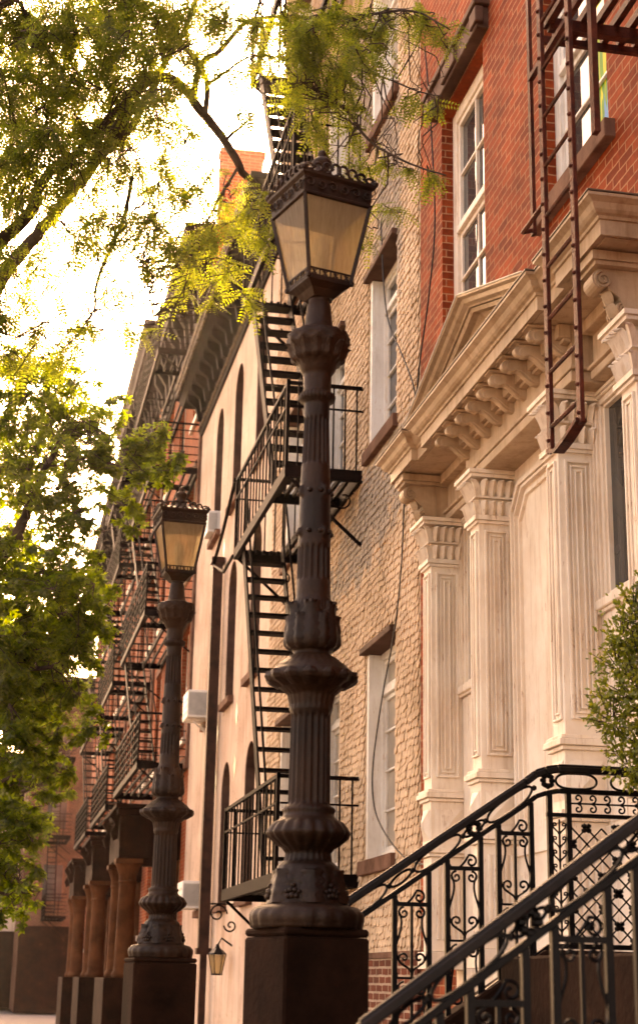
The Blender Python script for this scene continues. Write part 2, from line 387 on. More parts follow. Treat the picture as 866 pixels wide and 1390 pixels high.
def window(parent, X, y0, y1, z0, z1, mat='white', cols=2, rows=4, mid=.5, depth=.15, glassm='glass', casing=.06, sill=None, lintel=None, arch=None, simple_=False, curtain=None, side_mat=None):
    """sash window set DEPTH behind the facade plane X; child parts: pane, sill, lintel"""
    mb = MB(); G = X + depth; f = casing; t = .05
    zt = z1 if arch is None else arch
    mb.box(G - .03, G + .05, y0, y0 + f, z0, zt); mb.box(G - .03, G + .05, y1 - f, y1, z0, zt); mb.box(G - .034, G + .05, y0 + f, y1 - f, z0, z0 + f)
    if arch is None: mb.box(G - .034, G + .05, y0 + f, y1 - f, z1 - f, z1)
    else:
        A = arch_pts(y0, y1, arch, z1); B = arch_pts(y0 + f, y1 - f, arch, z1 - f)
        for i in range(len(A) - 1):
            for xx in (G - .03,): mb.quad((xx, *A[i]), (xx, *A[i + 1]), (xx, *B[i + 1]), (xx, *B[i]))
            mb.quad((G - .03, *B[i]), (G - .03, *B[i + 1]), (G + .05, *B[i + 1]), (G + .05, *B[i]))
    zm = z0 + (z1 - z0) * mid
    if mid > 0: mb.box(G - .036, G + .045, y0 + f, y1 - f, zm - .03, zm + .03)
    if not simple_:
        s = .045 if mid > 0 else .018
        for (za, zb, off) in (((z0 + f, zm - .03, .012), (zm + .03, z1 - f, 0)) if mid > 0 else ((z0 + f, z1 - f, 0),)):
            if arch is None or zb < arch:
                mb.box(G + off - .012, G + off + .03, y0 + f, y0 + f + s, za, zb); mb.box(G + off - .012, G + off + .03, y1 - f - s, y1 - f, za, zb)
                mb.box(G + off - .014, G + off + .03, y0 + f + s, y1 - f - s, za, za + s); mb.box(G + off - .014, G + off + .03, y0 + f + s, y1 - f - s, zb - s, zb)
            for c in range(1, cols):
                yc = y0 + f + (y1 - y0 - 2 * f) * c / cols; mb.box(G + off - .01, G + off + .03, yc - .011, yc + .011, za, zb)
        nl = max(1, round(rows * (mid))); nu = max(1, rows - nl)
        for (za, zb, nr) in ((z0 + f, zm, nl), (zm, z1 - f, nu)):
            for r_ in range(1, nr):
                zc = za + (zb - za) * r_ / nr; mb.box(G - .006, G + .03, y0 + f, y1 - f, zc - .011, zc + .011)
    w = mb.build('window', mat, parent, bevel=0 if simple_ else .004)
    g = MB()
    if arch is None: g.quad((G + .02, y0, z0), (G + .02, y0, z1), (G + .02, y1, z1), (G + .02, y1, z0))
    else:
        g.prism([(y0, z0)] + arch_pts(y0, y1, arch, z1) + [(y1, z0)], 0, G + .02, G + .03)
    g.build('pane', glassm, w, fix=False)
    if sill:
        h, o, ext, mt = sill
        MB().box(X - o, X + depth - .02, y0 - ext, y1 + ext, z0 - h, z0 - .002).build('sill', mt, w, bevel=.006)
    if lintel:
        h, o, ext, mt = lintel
        lb = MB().box(X - o, X + .05, y0 - ext, y1 + ext, z1 + .002, z1 + h)
        lb.build('lintel', mt, w, bevel=.006)
    return w

#==================================================================== SETTING
def sheet(name, x0, x1, y0, y1, z, mat):
    return tag(MB().quad((x0, y0, z), (x1, y0, z), (x1, y1, z), (x0, y1, z)).build(name, mat, fix=False), kind='structure')
sheet('ground', -900, 900, -900, 1500, -.14, 'concrete')
sheet('road', -9.5, -1.9, -60, 400, -.13, 'asphalt')
def slab(name, x0, x1, y0, y1, z0, z1, mat): return tag(MB().box(x0, x1, y0, y1, z0, z1).build(name, mat, bevel=.01), kind='structure')
slab('sidewalk', -1.72, XF + .3, -20, 70, -.139, 0, 'concrete')
slab('kerb', -1.9, -1.722, -20, 70, -.139, .006, 'sill')

#==================================================================== BRICK TOWNHOUSE (nearest)
HA = empty('brick_townhouse', (XF, 8, 0), 'red brick townhouse with cream painted projecting doorcase and triangular pediment', 'house')
WA = [(10.86, 12.08, 6.56, 8.74), (8.3, 9.52, 6.56, 8.74), (5.4, 6.6, 6.56, 8.74)]
WU = [(10.86, 12.08, 10.3, 12.2), (8.3, 9.52, 10.3, 12.2), (5.4, 6.6, 10.3, 12.2)]
mb = MB(); facade(mb, XF, 1.5, 12.795, 0, 15.2, WA + WU + [(7.6, 11.7, 2.5, 4.9)], .2); shell(mb, XF, 1.5, 12.795, 0, 15.2)
mb.build('wall', 'brick', HA)
for i, (y0, y1, z0, z1) in enumerate(WA + WU):
    st = (i == 1)
    w = window(HA, XF, y0, y1, z0, z1, 'cream' if i in (0,) else 'white', 2, 4, .48, .13, 'glass', .11,
               sill=(.13, .07, .1, 'sill'), lintel=None)
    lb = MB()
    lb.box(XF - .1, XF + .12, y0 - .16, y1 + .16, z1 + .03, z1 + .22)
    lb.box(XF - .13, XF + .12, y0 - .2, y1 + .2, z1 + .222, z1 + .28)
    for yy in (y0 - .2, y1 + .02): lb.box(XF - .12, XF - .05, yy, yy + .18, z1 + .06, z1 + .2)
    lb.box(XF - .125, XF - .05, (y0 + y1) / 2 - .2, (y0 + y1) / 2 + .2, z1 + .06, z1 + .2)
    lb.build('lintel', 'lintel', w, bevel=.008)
    if st:
        MB().quad((XF + .145, y0 + .12, z0 + .1), (XF + .145, y0 + .12, z1 - .1), (XF + .145, y0 + .58, z1 - .1), (XF + .145, y0 + .58, z0 + .1)).build('stained_panel', 'stained', w, fix=False)

# ---- the cream doorcase: pilasters, panel, windows, entablature, pediment
XP, XW = 3.15, 3.39
def acanthus(mb, base, outv, sidev, w, h, curl, lean=0):
    """one leaf: a curved, centre-ribbed strip standing on BASE, curling outwards"""
    rows = 7; vs = []; fs = []
    outv, sidev = Vector(outv), Vector(sidev)
    for i in range(rows):
        t = i / (rows - 1)
        ww = w * (.5 + .62 * math.sin(math.pi * min(1, t * .9 + .08))) * .5 * (1 if t < .85 else .7)
        zz = h * (t if t < .8 else .8 + (t - .8) * .1 - (t - .8) ** 2 * 3.2); oo = .006 - lean * t + curl * t ** 2.4 + (.012 * math.sin(t * math.pi))
        for j in range(5):
            u = (j - 2) / 2
            rib = .022 * (1 - abs(u) ** 1.5) + (.0 if j in (1, 3) else .006)
            vs.append(Vector(base) + outv * (oo + rib - .01 * abs(u) ** 2) + sidev * (ww * u) + Vector((0, 0, zz)))
    for i in range(rows - 1):
        for j in range(4): fs.append((i * 5 + j, i * 5 + j + 1, (i + 1) * 5 + j + 1, (i + 1) * 5 + j))
    mb.add(vs, fs)
def rims(mb, plane, a0, a1, z0, z1, face, sgn, steps=((0, .02, .014), (.045, .016, .01))):
    """nested raised mouldings on a face; plane 'x' or 'y'"""
    for (ins, w, t) in steps:
        A0, A1, Z0, Z1 = a0 + ins, a1 - ins, z0 + ins, z1 - ins
        for (p, q, r_, s_) in ((A0, A0 + w, Z0, Z1), (A1 - w, A1, Z0, Z1), (A0 + w, A1 - w, Z0, Z0 + w), (A0 + w, A1 - w, Z1 - w, Z1)):
            if plane == 'x': mb.box(face, face + sgn * t, p, q, r_, s_)
            else: mb.box(p, q, face, face + sgn * t, r_, s_)
def pilaster(y0, y1, x0=XP):
    # shaft
    sh = MB(); sh.box(x0, XW, y0, y1, 2.86, 4.58)
    rims(sh, 'y', x0 + .035, XW - .03, 2.95, 4.5, y0, -1, ((0, .018, .02), (.034, .012, .014), (.062, .012, .018)))
    rims(sh, 'x', y0 + .03, y1 - .03, 2.95, 4.5, x0, -1, ((0, .014, .016), (.035, .012, .012)))
    s = sh.build('pilaster', 'cream', HA, bevel=.003)
    c = MB()
    def ring(o, za, zb): c.box(x0 - o, XW + .006, y0 - o, y1 + o, za, zb)
    ring(.02, 4.545, 4.565); ring(.035, 4.567, 4.6)
    c.box(x0 + .0, XW - .002, y0 + 0.0, y1 - 0.0, 4.6, 4.86)
    ring(.03, 4.725, 4.74)
    ring(.075, 4.862, 4.885); ring(.09, 4.887, 4.915)
    for tier, (zb, h, nn, cu) in enumerate(((4.6, .12, 4, .045), (4.735, .135, 4, .08))):
        for k in range(nn):
            u = (k + .5) / nn
            yy = y0 + (y1 - y0) * u; acanthus(c, (x0 - .006, yy, zb), (-1, 0, 0), (0, 1, 0), (y1 - y0) / nn * .92, h, cu)
            xx = x0 + (XW - x0) * u; acanthus(c, (xx, y0 - .006, zb), (0, -1, 0), (1, 0, 0), (XW - x0) / nn * .92, h, cu)
        acanthus(c, (x0 - .002, y0 - .002, zb), Vector((-1, -1, 0)).normalized(), Vector((1, -1, 0)).normalized(), .05, h, cu * 1.2)
    c.build('capital', 'cream', s)
    p = MB()
    def pr(o, za, zb): p.box(x0 - o, XW + .004, y0 - o, y1 + o, za, zb)
    pr(.05, 2.80, 2.835); pr(.035, 2.837, 2.86); pr(.03, 2.775, 2.798)
    p.box(x0 - .01, XW, y0 - .01, y1 + .01, 2.44, 2.775)
    for (pl) in ('y', 'x'):
        if pl == 'y': a, b, f0 = x0 + .02, XW - .02, y0 - .012
        else: a, b, f0 = y0 + .015, y1 - .015, x0 - .012
        za, zb = 2.5, 2.72; cx, cz = (a + b) / 2, (za + zb) / 2; d = .045
        if pl == 'y': V = [(a, f0, za), (b, f0, za), (b, f0, zb), (a, f0, zb), (cx, f0 - d, cz)]
        else: V = [(f0, a, za), (f0, b, za), (f0, b, zb), (f0, a, zb), (f0 - d, cx, cz)]
        p.add(V, [(0, 1, 4), (1, 2, 4), (2, 3, 4), (3, 0, 4)])
    pr(.05, 2.405, 2.44); pr(.03, 2.38, 2.403)
    p.box(x0 - .005, XW, y0 - .005, y1 + .005, 1.72, 2.378)
    nf = 5
    for k in range(nf):
        a = x0 + .025 + (XW - x0 - .05) * (k + .2) / nf; p.box(a, a + .022, y0 - .016, y0 - .005, 1.8, 2.31)
        a = y0 + .02 + (y1 - y0 - .04) * (k + .2) / nf; p.box(x0 - .016, x0 - .005, a, a + .018, 1.8, 2.31)
    pr(.04, 1.6, 1.718)
    p.build('pedestal', 'cream', s, bevel=.003)
    return s
PIL = [(11.55, 11.76), (10.3, 10.5), (8.68, 8.88), (7.45, 7.66)]
for a, b in PIL: pilaster(a, b)
MB().box(XF + .19, XF + .22, 7.55, 11.75, 2.4, 5.0).build('room_backing', 'room', HA)
# backing wall of the doorcase with the two window openings
bw = MB()
WD = [(10.56, 11.5, 3.62, 4.86), (7.72, 8.62, 3.64, 4.86)]
facade(bw, XW, 7.45, 11.76, 1.45, 4.95, WD, .12)
bw.box(XW - .02, XW + .005, 7.45, 11.76, 2.3, 2.36)
bw.build('doorcase_wall', 'cream', HA)
for (a, b, c, d) in WD:
    w = window(HA, XW, a, b, c, d, 'cream', 1, 1, 0, .03, 'glass', .03, sill=(.06, .05, .03, 'cream'))
    MB().box(XW + .085, XW + .09, a, b, c, d).build('curtain', 'curtain', w)
    fr = MB(); rims(fr, 'x', a - .045, b + .045, c - .08, d + .05, XW, -1, ((0, .022, .03), (.024, .016, .018)))
    fr.build('architrave', 'cream', w, bevel=.003)
# apron panels below windows: narrow boards
for a, b, c, d in WD:
    n = 7; ap = MB()
    for k in range(n):
        y = a + (b - a) * k / n; ap.box(XW - .012, XW + .001, y + .006, y + (b - a) / n - .006, 2.38, c - .09)
    ap.build('apron', 'cream', HA, bevel=.002)
# blind centre panel with chamfered corners
pn = MB()
def cham(y0, y1, z0, z1, c): return [(y0, z0), (y0, z1 - c), (y0 + c, z1), (y1 - c, z1), (y1, z1 - c), (y1, z0)]
for (ins, w, t) in ((.02, .03, .05), (.055, .02, .035), (.11, .025, .022)):
    A = cham(8.95 + ins, 10.22 - ins, 2.42, 4.8 - ins, .16); B = cham(8.95 + ins + w, 10.22 - ins - w, 2.42, 4.8 - ins - w, .16 - w * .4)
    for i in range(5):
        x = XW - t
        pn.quad((x, *A[i]), (x, *A[i + 1]), (x, *B[i + 1]), (x, *B[i]))
        pn.quad((XW, *A[i]), (XW, *A[i + 1]), (x, *A[i + 1]), (x, *A[i])); pn.quad((XW, *B[i]), (x, *B[i]), (x, *B[i + 1]), (XW, *B[i + 1]))
pn.build('blind_panel', 'cream', HA)
# entablature
e = MB()
e.box(XP + .012, XW + .01, 8.45, 10.68, 4.917, 4.985); e.box(XP - .0, XW + .01, 8.42, 10.71, 4.987, 5.01)  # centre architrave
e.box(XP + .02, XW + .01, 8.46, 10.67, 5.012, 5.278)
for (a, b) in ((10.715, 11.8), (7.42, 8.415)):
    e.box(3.27, XW + .01, a, b, 4.917, 4.97); e.box(3.25, XW + .01, a, b, 4.972, 4.995); e.box(3.29, XW + .01, a, b, 4.997, 5.278)
    e.box(3.22, XW + .01, a, b, 5.2, 5.277)
e.box(3.09, XP + .019, 8.45, 10.68, 5.19, 5.277); e.box(3.12, XP + .019, 8.45, 10.68, 5.165, 5.188)
e.build('frieze', 'cream_dark', HA, bevel=.004)
yn, yf = 7.5, 11.6
path = [(XF + .02, yf), (XP, yf), (XP, 11.44), (XP + .05, 11.44), (XP + .05, 10.66), (XP, 10.66), (XP, 8.52), (XP + .05, 8.52), (XP + .05, 7.7), (XP, 7.7), (XP, yn), (XF + .02, yn)]
prof = [(-.22, 5.28), (.2, 5.28), (.2, 5.286), (.25, 5.27), (.25, 5.355), (.262, 5.357), (.268, 5.372), (.285, 5.38), (.3, 5.395), (.315, 5.425), (.34, 5.44), (.35, 5.445), (.35, 5.462), (-.22, 5.475)]
c = MB(); c.sweep_plan(path, prof, left=False)
c.build('cornice', 'cream_dark', HA)
tf = MB(); tf.sweep_plan([(p[0] + 0, p[1]) for p in path], [(-.235, 5.479), (.356, 5.466), (.356, 5.474), (-.235, 5.6)], left=False)
tf.build('cornice_flashing', 'lead', HA)
# pediment
pd = MB()
rp = [(10.96, 5.47), (9.6, 5.90), (8.24, 5.47)]
def rake(prof_, ins):
    L = [(rp[0][0] - ins * 2.2, rp[0][1]), (rp[1][0], rp[1][1] - ins), (rp[2][0] + ins * 2.2, rp[2][1])]
    pd.sweep_rake(L, prof_, XP)
rake([(-.22, -.02), (.262, -.06), (.27, -.05), (.3, -.035), (.315, -.01), (.345, .0), (.352, .012), (-.22, .03)], .0)
rake([(-.22, -.09), (.235, -.09), (.25, -.065), (-.22, -.06)], .0)
rake([(-.22, -.13), (.15, -.13), (.17, -.11), (.19, -.092), (-.22, -.09)], .0)
pd.prism([(10.7, 5.465), (9.6, 5.80), (8.5, 5.465)], 0, 3.09, 3.38)
tr = [(10.3, 5.475), (9.6, 5.70), (8.9, 5.475)]
for (o, w, t) in ((0, .045, .03),):
    A = [(10.45, 5.47), (9.6, 5.745), (8.75, 5.47)]; B = [(10.18, 5.47), (9.6, 5.66), (9.02, 5.47)]
    for i in range(2):
        x = 3.06; pd.quad((x, *A[i]), (x, *A[i + 1]), (x, *B[i + 1]), (x, *B[i])); pd.quad((x, *B[i]), (x, *B[i + 1]), (3.09, *B[i + 1]), (3.09, *B[i])); pd.quad((3.09, *A[i]), (3.09, *A[i + 1]), (x, *A[i + 1]), (x, *A[i]))
ped = pd.build('pediment', 'cream_dark', HA)
pf = MB(); pf.sweep_rake(rp, [(-.235, .034), (.356, .016), (.358, .022), (-.235, .042)], XP); pf.build('flashing', 'white', ped)
# modillions
def mod_profile(x_in, x_out, zt, s=1.0):
    """ogee bracket seen from the side: thick scroll outside, thin towards the wall (outer end rolls)"""
    L = x_in - x_out; P = [(x_in, zt), (x_out, zt)]
    r = .034
    for i in range(9):
        a = math.pi / 2 + math.pi * i / 8 * 1.05; P.append((x_out + .02 + r * math.cos(a), zt - .012 - r + r * math.sin(a)))
    for i in range(1, 9):
        t = i / 8; P.append((x_out + .03 + (L - .03) * t, zt - .075 - .085 * (t ** 1.2) * s + .018 * math.sin(t * math.pi * 2)))
    return P
for k in range(9):
    y = 8.55 + k * (10.6 - 8.55) / 8
    md = MB().prism(mod_profile(XP + .03, XP - .21, 5.262), 1, y - .026, y + .026)
    md.prism([(a + .01, b - .004) for a, b in mod_profile(XP + .03, XP - .19, 5.262, .8)], 1, y - .033, y + .033)
    md.box(XP - .235, XP + .0, y - .06, y + .06, 5.262, 5.276)
    md.build('modillion', 'cream_dark', HA, bevel=.005)
# console brackets over the outer pilasters
def console(yc):
    b = MB(); w = .085
    b.box(3.2, XW, yc - w, yc + w, 4.917, 5.19)
    P = [(3.2, 5.19), (2.96, 5.19)]
    for i in range(12):
        a = R(80) + R(230) * i / 11; P.append((2.99 + .052 * math.cos(a) * 1.0, 5.13 + .055 * math.sin(a)))
    P += [(3.05, 5.06), (3.09, 5.03), (3.105, 4.99), (3.09, 4.965), (3.075, 4.945), (3.09, 4.922), (3.12, 4.917), (3.2, 4.917)]
    b.prism(P, 1, yc - w * .8, yc + w * .8)
    for sy in (-1, 1):
        for (cx, cz, r0_, turns) in ((3.0, 5.125, .05, 2.0), (3.1, 4.965, .03, 1.5)):
            pts = []
            for i in range(28):
                t = i / 27; a = R(100) + turns * 2 * math.pi * t; rr = r0_ * (1 - .85 * t); pts.append((cx + rr * math.cos(a), yc + sy * w * .84, cz + rr * math.sin(a)))
            b.tube(pts, .009, 5)
    for k in range(3): acanthus(b, (3.09 - .02 * k, yc, 4.93 + .07 * k), (-1, 0, .0), (0, 1, 0), .12, .09, .04)
    b.box(2.94, XW, yc - w - .03, yc + w + .03, 5.192, 5.215); b.box(2.92, XW, yc - w - .045, yc + w + .045, 5.217, 5.268)
    b.build('console_bracket', 'cream_dark', HA)
console(11.655); console(7.555)

# ------------------------------------------------------------------ stoop and its iron railings
stoop = empty('stone_stoop', (1.4, 5.8, 0), 'brownstone stoop with steps rising to the cream doorcase', 'steps')
sb = MB(); ns = 10; xs = 2.5; rise = 1.62 / ns; tread = .242
for i in range(ns):
    sb.box(xs - tread * (i + 1), xs - tread * i + (0 if i else .9 - .01), 4.46, 7.14, 0, 1.62 - rise * (i + 1) + rise - (0 if i == 0 else 0) - (rise if i else 0) + (0 if i else 0))
sb.build('steps', 'brownstone', stoop, bevel=.012)
for yy in (4.3, 7.142):
    MB().prism([(xs - tread * ns, 0), (xs - tread * ns, .12), (xs - .02, 1.655), (3.385, 1.655), (3.385, 0)], 1, yy, yy + .158).build('cheek_wall', 'brownstone', stoop, bevel=.01)
def spiral(mb, P, cx, cz, r0_, turns, a0, dr=-1, rad=.006, plane=0, end=.15, n=26):
    pts = []
    for i in range(n):
        t = i / (n - 1); a = a0 + dr * turns * 2 * math.pi * t; rr = r0_ * (1 - (1 - end) * t); pts.append(P(cx + rr * math.cos(a), cz + rr * math.sin(a)))
    mb.tube(pts, rad, 5)
def bez(p0, p1, p2, p3, n=12):
    return [tuple((1 - t) ** 3 * a + 3 * (1 - t) ** 2 * t * b + 3 * (1 - t) * t * t * c_ + t ** 3 * d for a, b, c_, d in zip(p0, p1, p2, p3)) for t in [i / n for i in range(n + 1)]]
def railing(Y, label, x0, top=2.463, xk=2.51, slope=.672, zland=1.64, name='iron_railing', detail=True):
    rt_ = empty(name, (xk, Y, zland), label, 'railing', 'ornamental iron stair railings')
    P = lambda x, z: (x, Y, z)
    H = lambda x: top - max(0, xk - x) * slope      # handrail centre line
    H2 = lambda x: H(x) - .098
    hr = MB(); xs_ = [x0]; x = x0
    pts = [(x0, H(x0)), (xk - .1, H(xk - .1)), (xk - .05, H(xk - .05) + .004), (xk, top - .012), (xk + .06, top), (3.36, top)]
    for i in range(len(pts) - 1): hr.beam(P(*pts[i]), P(*pts[i + 1]), .044, .03)
    for i in range(len(pts) - 1): hr.beam(P(pts[i][0], pts[i][1] + .021), P(pts[i + 1][0], pts[i + 1][1] + .019), .03, .01)
    hr.build('handrail', 'handrail', rt_, bevel=.006)
    lr = MB()
    for i in range(len(pts) - 1): lr.beam(P(pts[i][0], pts[i][1] - .098), P(pts[i + 1][0], pts[i + 1][1] - .098), .03, .022)
    B = lambda x: H(x) - .79
    lr.beam(P(x0, B(x0)), P(xk, B(xk)), .03, .022); lr.beam(P(xk, top - .79), P(3.36, top - .79), .03, .022)
    lr.build('lower_rail', 'black', rt_, bevel=.003)
    # frieze of ovals, arcs and rosettes between the two rails
    fz = MB(); per = .343; xo = 2.335
    n0 = int((xo - x0) / per) + 1
    for k in range(-n0, 1):
        cx = xo + k * per
        if cx - .16 < x0 - .1: continue
        pp = []
        for i in range(25):
            a = 2 * math.pi * i / 24; ux = .112 * math.cos(a); uz = .036 * math.sin(a); sx = cx + ux
            q = abs(math.cos(a)) ** .6 * (1 if math.cos(a) > 0 else -1) * .108
            sx = cx + q; pp.append(P(sx, H(sx) - .05 + .036 * math.sin(a)))
        fz.tube(pp, .0065, 5)
        for s_ in (-1, 1):
            jx = cx + s_ * .118; fz.lathe([(0.001, -.014), (.013, -.006), (.013, .006), (0.001, .014)], P(jx, H(jx) - .05), 8)
        mx = cx - per / 2
        for (za, sg) in ((-.018, 1), (-.086, -1)):
            fz.tube([P(*q) for q in bez((mx - .055, H(mx - .055) - .05), (mx - .03, H(mx - .03) - .05 + sg * .03), (mx + .03, H(mx + .03) - .05 + sg * .03), (mx + .055, H(mx + .055) - .05))], .006, 5)
        if k % 2 == 0:
            for s_ in range(8):
                a = s_ * math.pi / 4; fz.lathe([(.001, -.015), (.017, -.005), (.017, .005), (.001, .015)], P(mx + .024 * math.cos(a), H(mx) - .05 + .028 * math.sin(a)), 6)
    x = 2.66
    while x < 3.3:
        pp = []
        for i in range(25):
            a = 2 * math.pi * i / 24; q = abs(math.cos(a)) ** .6 * (1 if math.cos(a) > 0 else -1) * .1; pp.append(P(x + q, top - .05 + .036 * math.sin(a)))
        fz.tube(pp, .0065, 5); x += .27
    spx = xk + .01
    for s_ in range(8):
        a = s_ * math.pi / 4; fz.lathe([(.001, -.015), (.016, -.005), (.016, .005), (.001, .015)], P(spx + .022 * math.cos(a), H(spx) - .052 + .026 * math.sin(a)), 6)
    fz.build('oval_frieze', 'black', rt_)
    # posts and scrolled panels
    per = .243; xs_list = []; x = 2.435
    while x - .155 > x0 + .02: xs_list.append(x); x -= per
    for xr in xs_list:
        xl = xr - .157
        pb = MB()
        for q in (xl, xr): pb.box(q - .011, q + .011, Y - .011, Y + .011, B(q), H2(q) - .008)
        pb.build('post', 'black', rt_)
        sc = MB(); zc = H2(xl) - .045; mx = (xl + xr) / 2
        sc.beam(P(xl, zc), P(xr, zc), .02, .018)
        # curl above the bar
        sc.tube([P(*q) for q in bez((xl + .01, H2(xl) - .03), (xl + .04, zc - .03), (mx, zc + .02), (mx + .02, zc + .055))], .0055, 5)
        spiral(sc, P, xr - .045, zc + .032, .03, 1.2, R(120), -1, .0055)
        zb = B(mx); Hh = zc - zb
        sc.beam(P(mx, zc), P(mx, zb + .02), .012, .012)
        for s_ in (-1, 1):
            spiral(sc, P, mx + s_ * .036, zc - .038, .026, 1.3, R(90) , -s_, .0055)
            sc.tube([P(*q) for q in bez((mx + s_ * .06, zc - .03), (mx + s_ * .02, zc - .1), (mx + s_ * .085, zc - .16), (mx + s_ * .07, zc - .21))], .0055, 5)
            sc.tube([P(*q) for q in bez((mx + s_ * .07, zc - .21), (mx + s_ * .06, zc - .27), (mx + s_ * .012, zc - .26), (mx + s_ * .004, zc - .29))], .0055, 5)
            spiral(sc, P, mx + s_ * .035, zc - .23, .028, 1.2, R(-90), s_, .0055)
            spiral(sc, P, mx + s_ * .036, zc - .36, .03, 1.4, R(90), -s_, .0055)
            sc.tube([P(*q) for q in bez((mx + s_ * .064, zc - .35), (mx + s_ * .03, zc - .42), (mx + s_ * .08, zc - .48), (mx + s_ * .06, zc - .56))], .0055, 5)
            spiral(sc, P, mx + s_ * .034, zc - .56, .028, 1.2, R(0 if s_ > 0 else 180), -s_, .0055)
            for zz in (.15, .3, .45): sc.box(mx + s_ * .064, mx + s_ * .074, Y - .008, Y + .008, zc - zz - .01, zc - zz + .008)
        sc.beam(P(xl, zc - .315), P(xr, zc - .315), .012, .01)
        sc.build('scroll_panel', 'black', rt_)
    # landing: leaf panel, arabesque strip and rosette lattice
    L = MB(); zt2 = top - .098
    for q in (2.525, 2.617, 2.99, 3.34): L.box(q - .012, q + .012, Y - .012, Y + .012, top - .79, zt2 - .01)
    L.box(2.51, 3.35, Y - .01, Y + .01, zt2 - .118, zt2 - .1)
    L.build('landing_post', 'black', rt_)
    A = MB()
    for (xa, xb) in ((2.63, 2.98), (3.0, 3.33)):
        zm = zt2 - .054; A.beam(P(xa, zm), P(xb, zm), .008, .008)
        n = 5
        for k in range(n):
            xc = xa + (xb - xa) * (k + .5) / n
            for s_ in (-1, 1): spiral(A, P, xc, zm + s_ * .024, .022, 1.1, R(-90 * s_), s_, .0048, n=16)
    # vertical leaf strip
    xc = 2.571; z0_, z1_ = top - .77, zt2 - .13
    A.beam(P(xc, z0_), P(xc, z1_), .008, .008)
    z = z1_ - .03
    while z > z0_ + .03:
        for s_ in (-1, 1):
            A.tube([P(*q) for q in bez((xc, z - .04), (xc + s_ * .012, z - .01), (xc + s_ * .032, z - .02), (xc + s_ * .03, z + .012), 8)], [.004] * 9, 4)
            spiral(A, P, xc + s_ * .022, z + .006, .011, 1, R(0 if s_ > 0 else 180), s_, .004, n=10)
        z -= .062
    A.build('arabesque_strip', 'black', rt_)
    G = MB(); s_ = .0725; z0_, z1_ = top - .77, zt2 - .125
    nx = 10; nz = int((z1_ - z0_) / s_)
    for i in range(nx + 1):
        for j in range(nz + 1):
            x = 2.63 + i * s_; z = z0_ + j * s_
            if x > 3.33: continue
            for sg in (-1, 1):
                if j < nz and 2.63 <= x + sg * s_ <= 3.335: G.beam(P(x, z), P(x + sg * s_, z + s_), .007, .007)
            if (i + j) % 2 == 1 or True:
                if (i + j) % 2 == 1: continue
                for q in range(4):
                    a = q * math.pi / 2 + math.pi / 4; G.lathe([(.001, -.013), (.015, -.005), (.015, .005), (.001, .013)], P(x + .014 * math.cos(a), z + .014 * math.sin(a)), 6)
    G.build('rosette_lattice', 'black', rt_)
    return rt_
r1 = railing(7.2, 'ornamental black iron stair railing beside the cream pilasters', 1.575)
r2 = railing(4.4, 'nearer black iron stair railing crossing the lower corner of the view', 1.0, top=2.447, slope=.707)

#==================================================================== STUCCO TOWNHOUSE
HB = empty('scalloped_townhouse', (XF, 16.6, 0), 'tan townhouse faced in scalloped stucco with white sash windows', 'house')
colsY = [(13.66, 14.78), (16.0, 17.1), (18.35, 19.45)]
rowsZ = [(2.56, 4.49), (6.52, 8.36), (10.0, 11.8), (13.1, 14.6)]
ops = [(a, b, c_, d) for (a, b) in colsY for (c_, d) in rowsZ]
mb = MB(); facade(mb, XF, 12.8, 20.48, 0, 16.2, ops, .2); shell(mb, XF, 12.8, 20.48, 0, 16.2)
wallB = mb.build('wall', 'stucco', HB)
MB().box(XF - .03, XF + .01, 12.8, 20.48, 0, 1.7).build('basement_wall', 'brick_base', HB)
MB().box(XF - .05, XF + .01, 12.8, 20.48, 1.702, 1.75).build('water_table', 'sill', HB)
def scales():
    vs = []; fs = []
    arc = [(-.5, .15), (-.46, -.25), (-.26, -.46), (0, -.53), (.26, -.46), (.46, -.25), (.5, .15)]
    dz, dy = .067, .097; r_ = 0; z = 1.76
    while z < 16.15:
        y = 12.86 + (dy / 2 if r_ % 2 else 0)
        while y < 20.45:
            yc = y + random.gauss(0, .007); zc = z + random.gauss(0, .006) + .012 * math.sin(y * 2.3 + r_)
            if not any(a - .05 < yc < b + .05 and c_ - .14 < zc < d + .07 for (a, b, c_, d) in ops):
                w = dy * random.uniform(.9, 1.12); h = dz * random.uniform(1.15, 1.5); d0 = random.uniform(.012, .021); tl = random.gauss(0, .09)
                n = len(vs); k = len(arc)
                vs.append((XF - .001, yc - w * .5, zc + h * .6)); vs.append((XF - .001, yc + w * .5, zc + h * .6))
                for (u, v) in arc:
                    vs.append((XF - d0 * (.75 if abs(u) > .4 else 1) , yc + u * w, zc + v * h + tl * u * h))
                for (u, v) in arc:
                    vs.append((XF + .002, yc + u * w * .93, zc + v * h * .9 + tl * u * h))
                m_ = k // 2
                fs.append((n, n + 2, n + 3, n + 4, n + 5)); fs.append((n, n + 5, n + 1)); fs.append((n + 1, n + 5, n + 6, n + 7, n + 8))
                for i in range(k - 1): fs.append((n + 2 + i, n + 2 + k + i, n + 3 + k + i, n + 3 + i))
            y += dy
        z += dz; r_ += 1
    me = bpy.data.meshes.new('stucco_scales'); o0 = root_of(HB)
    me.from_pydata([(v[0] - o0.x, v[1] - o0.y, v[2] - o0.z) for v in vs], [], fs); me.update()
    return link('stucco_scales', me, 'stucco', HB)
scales()
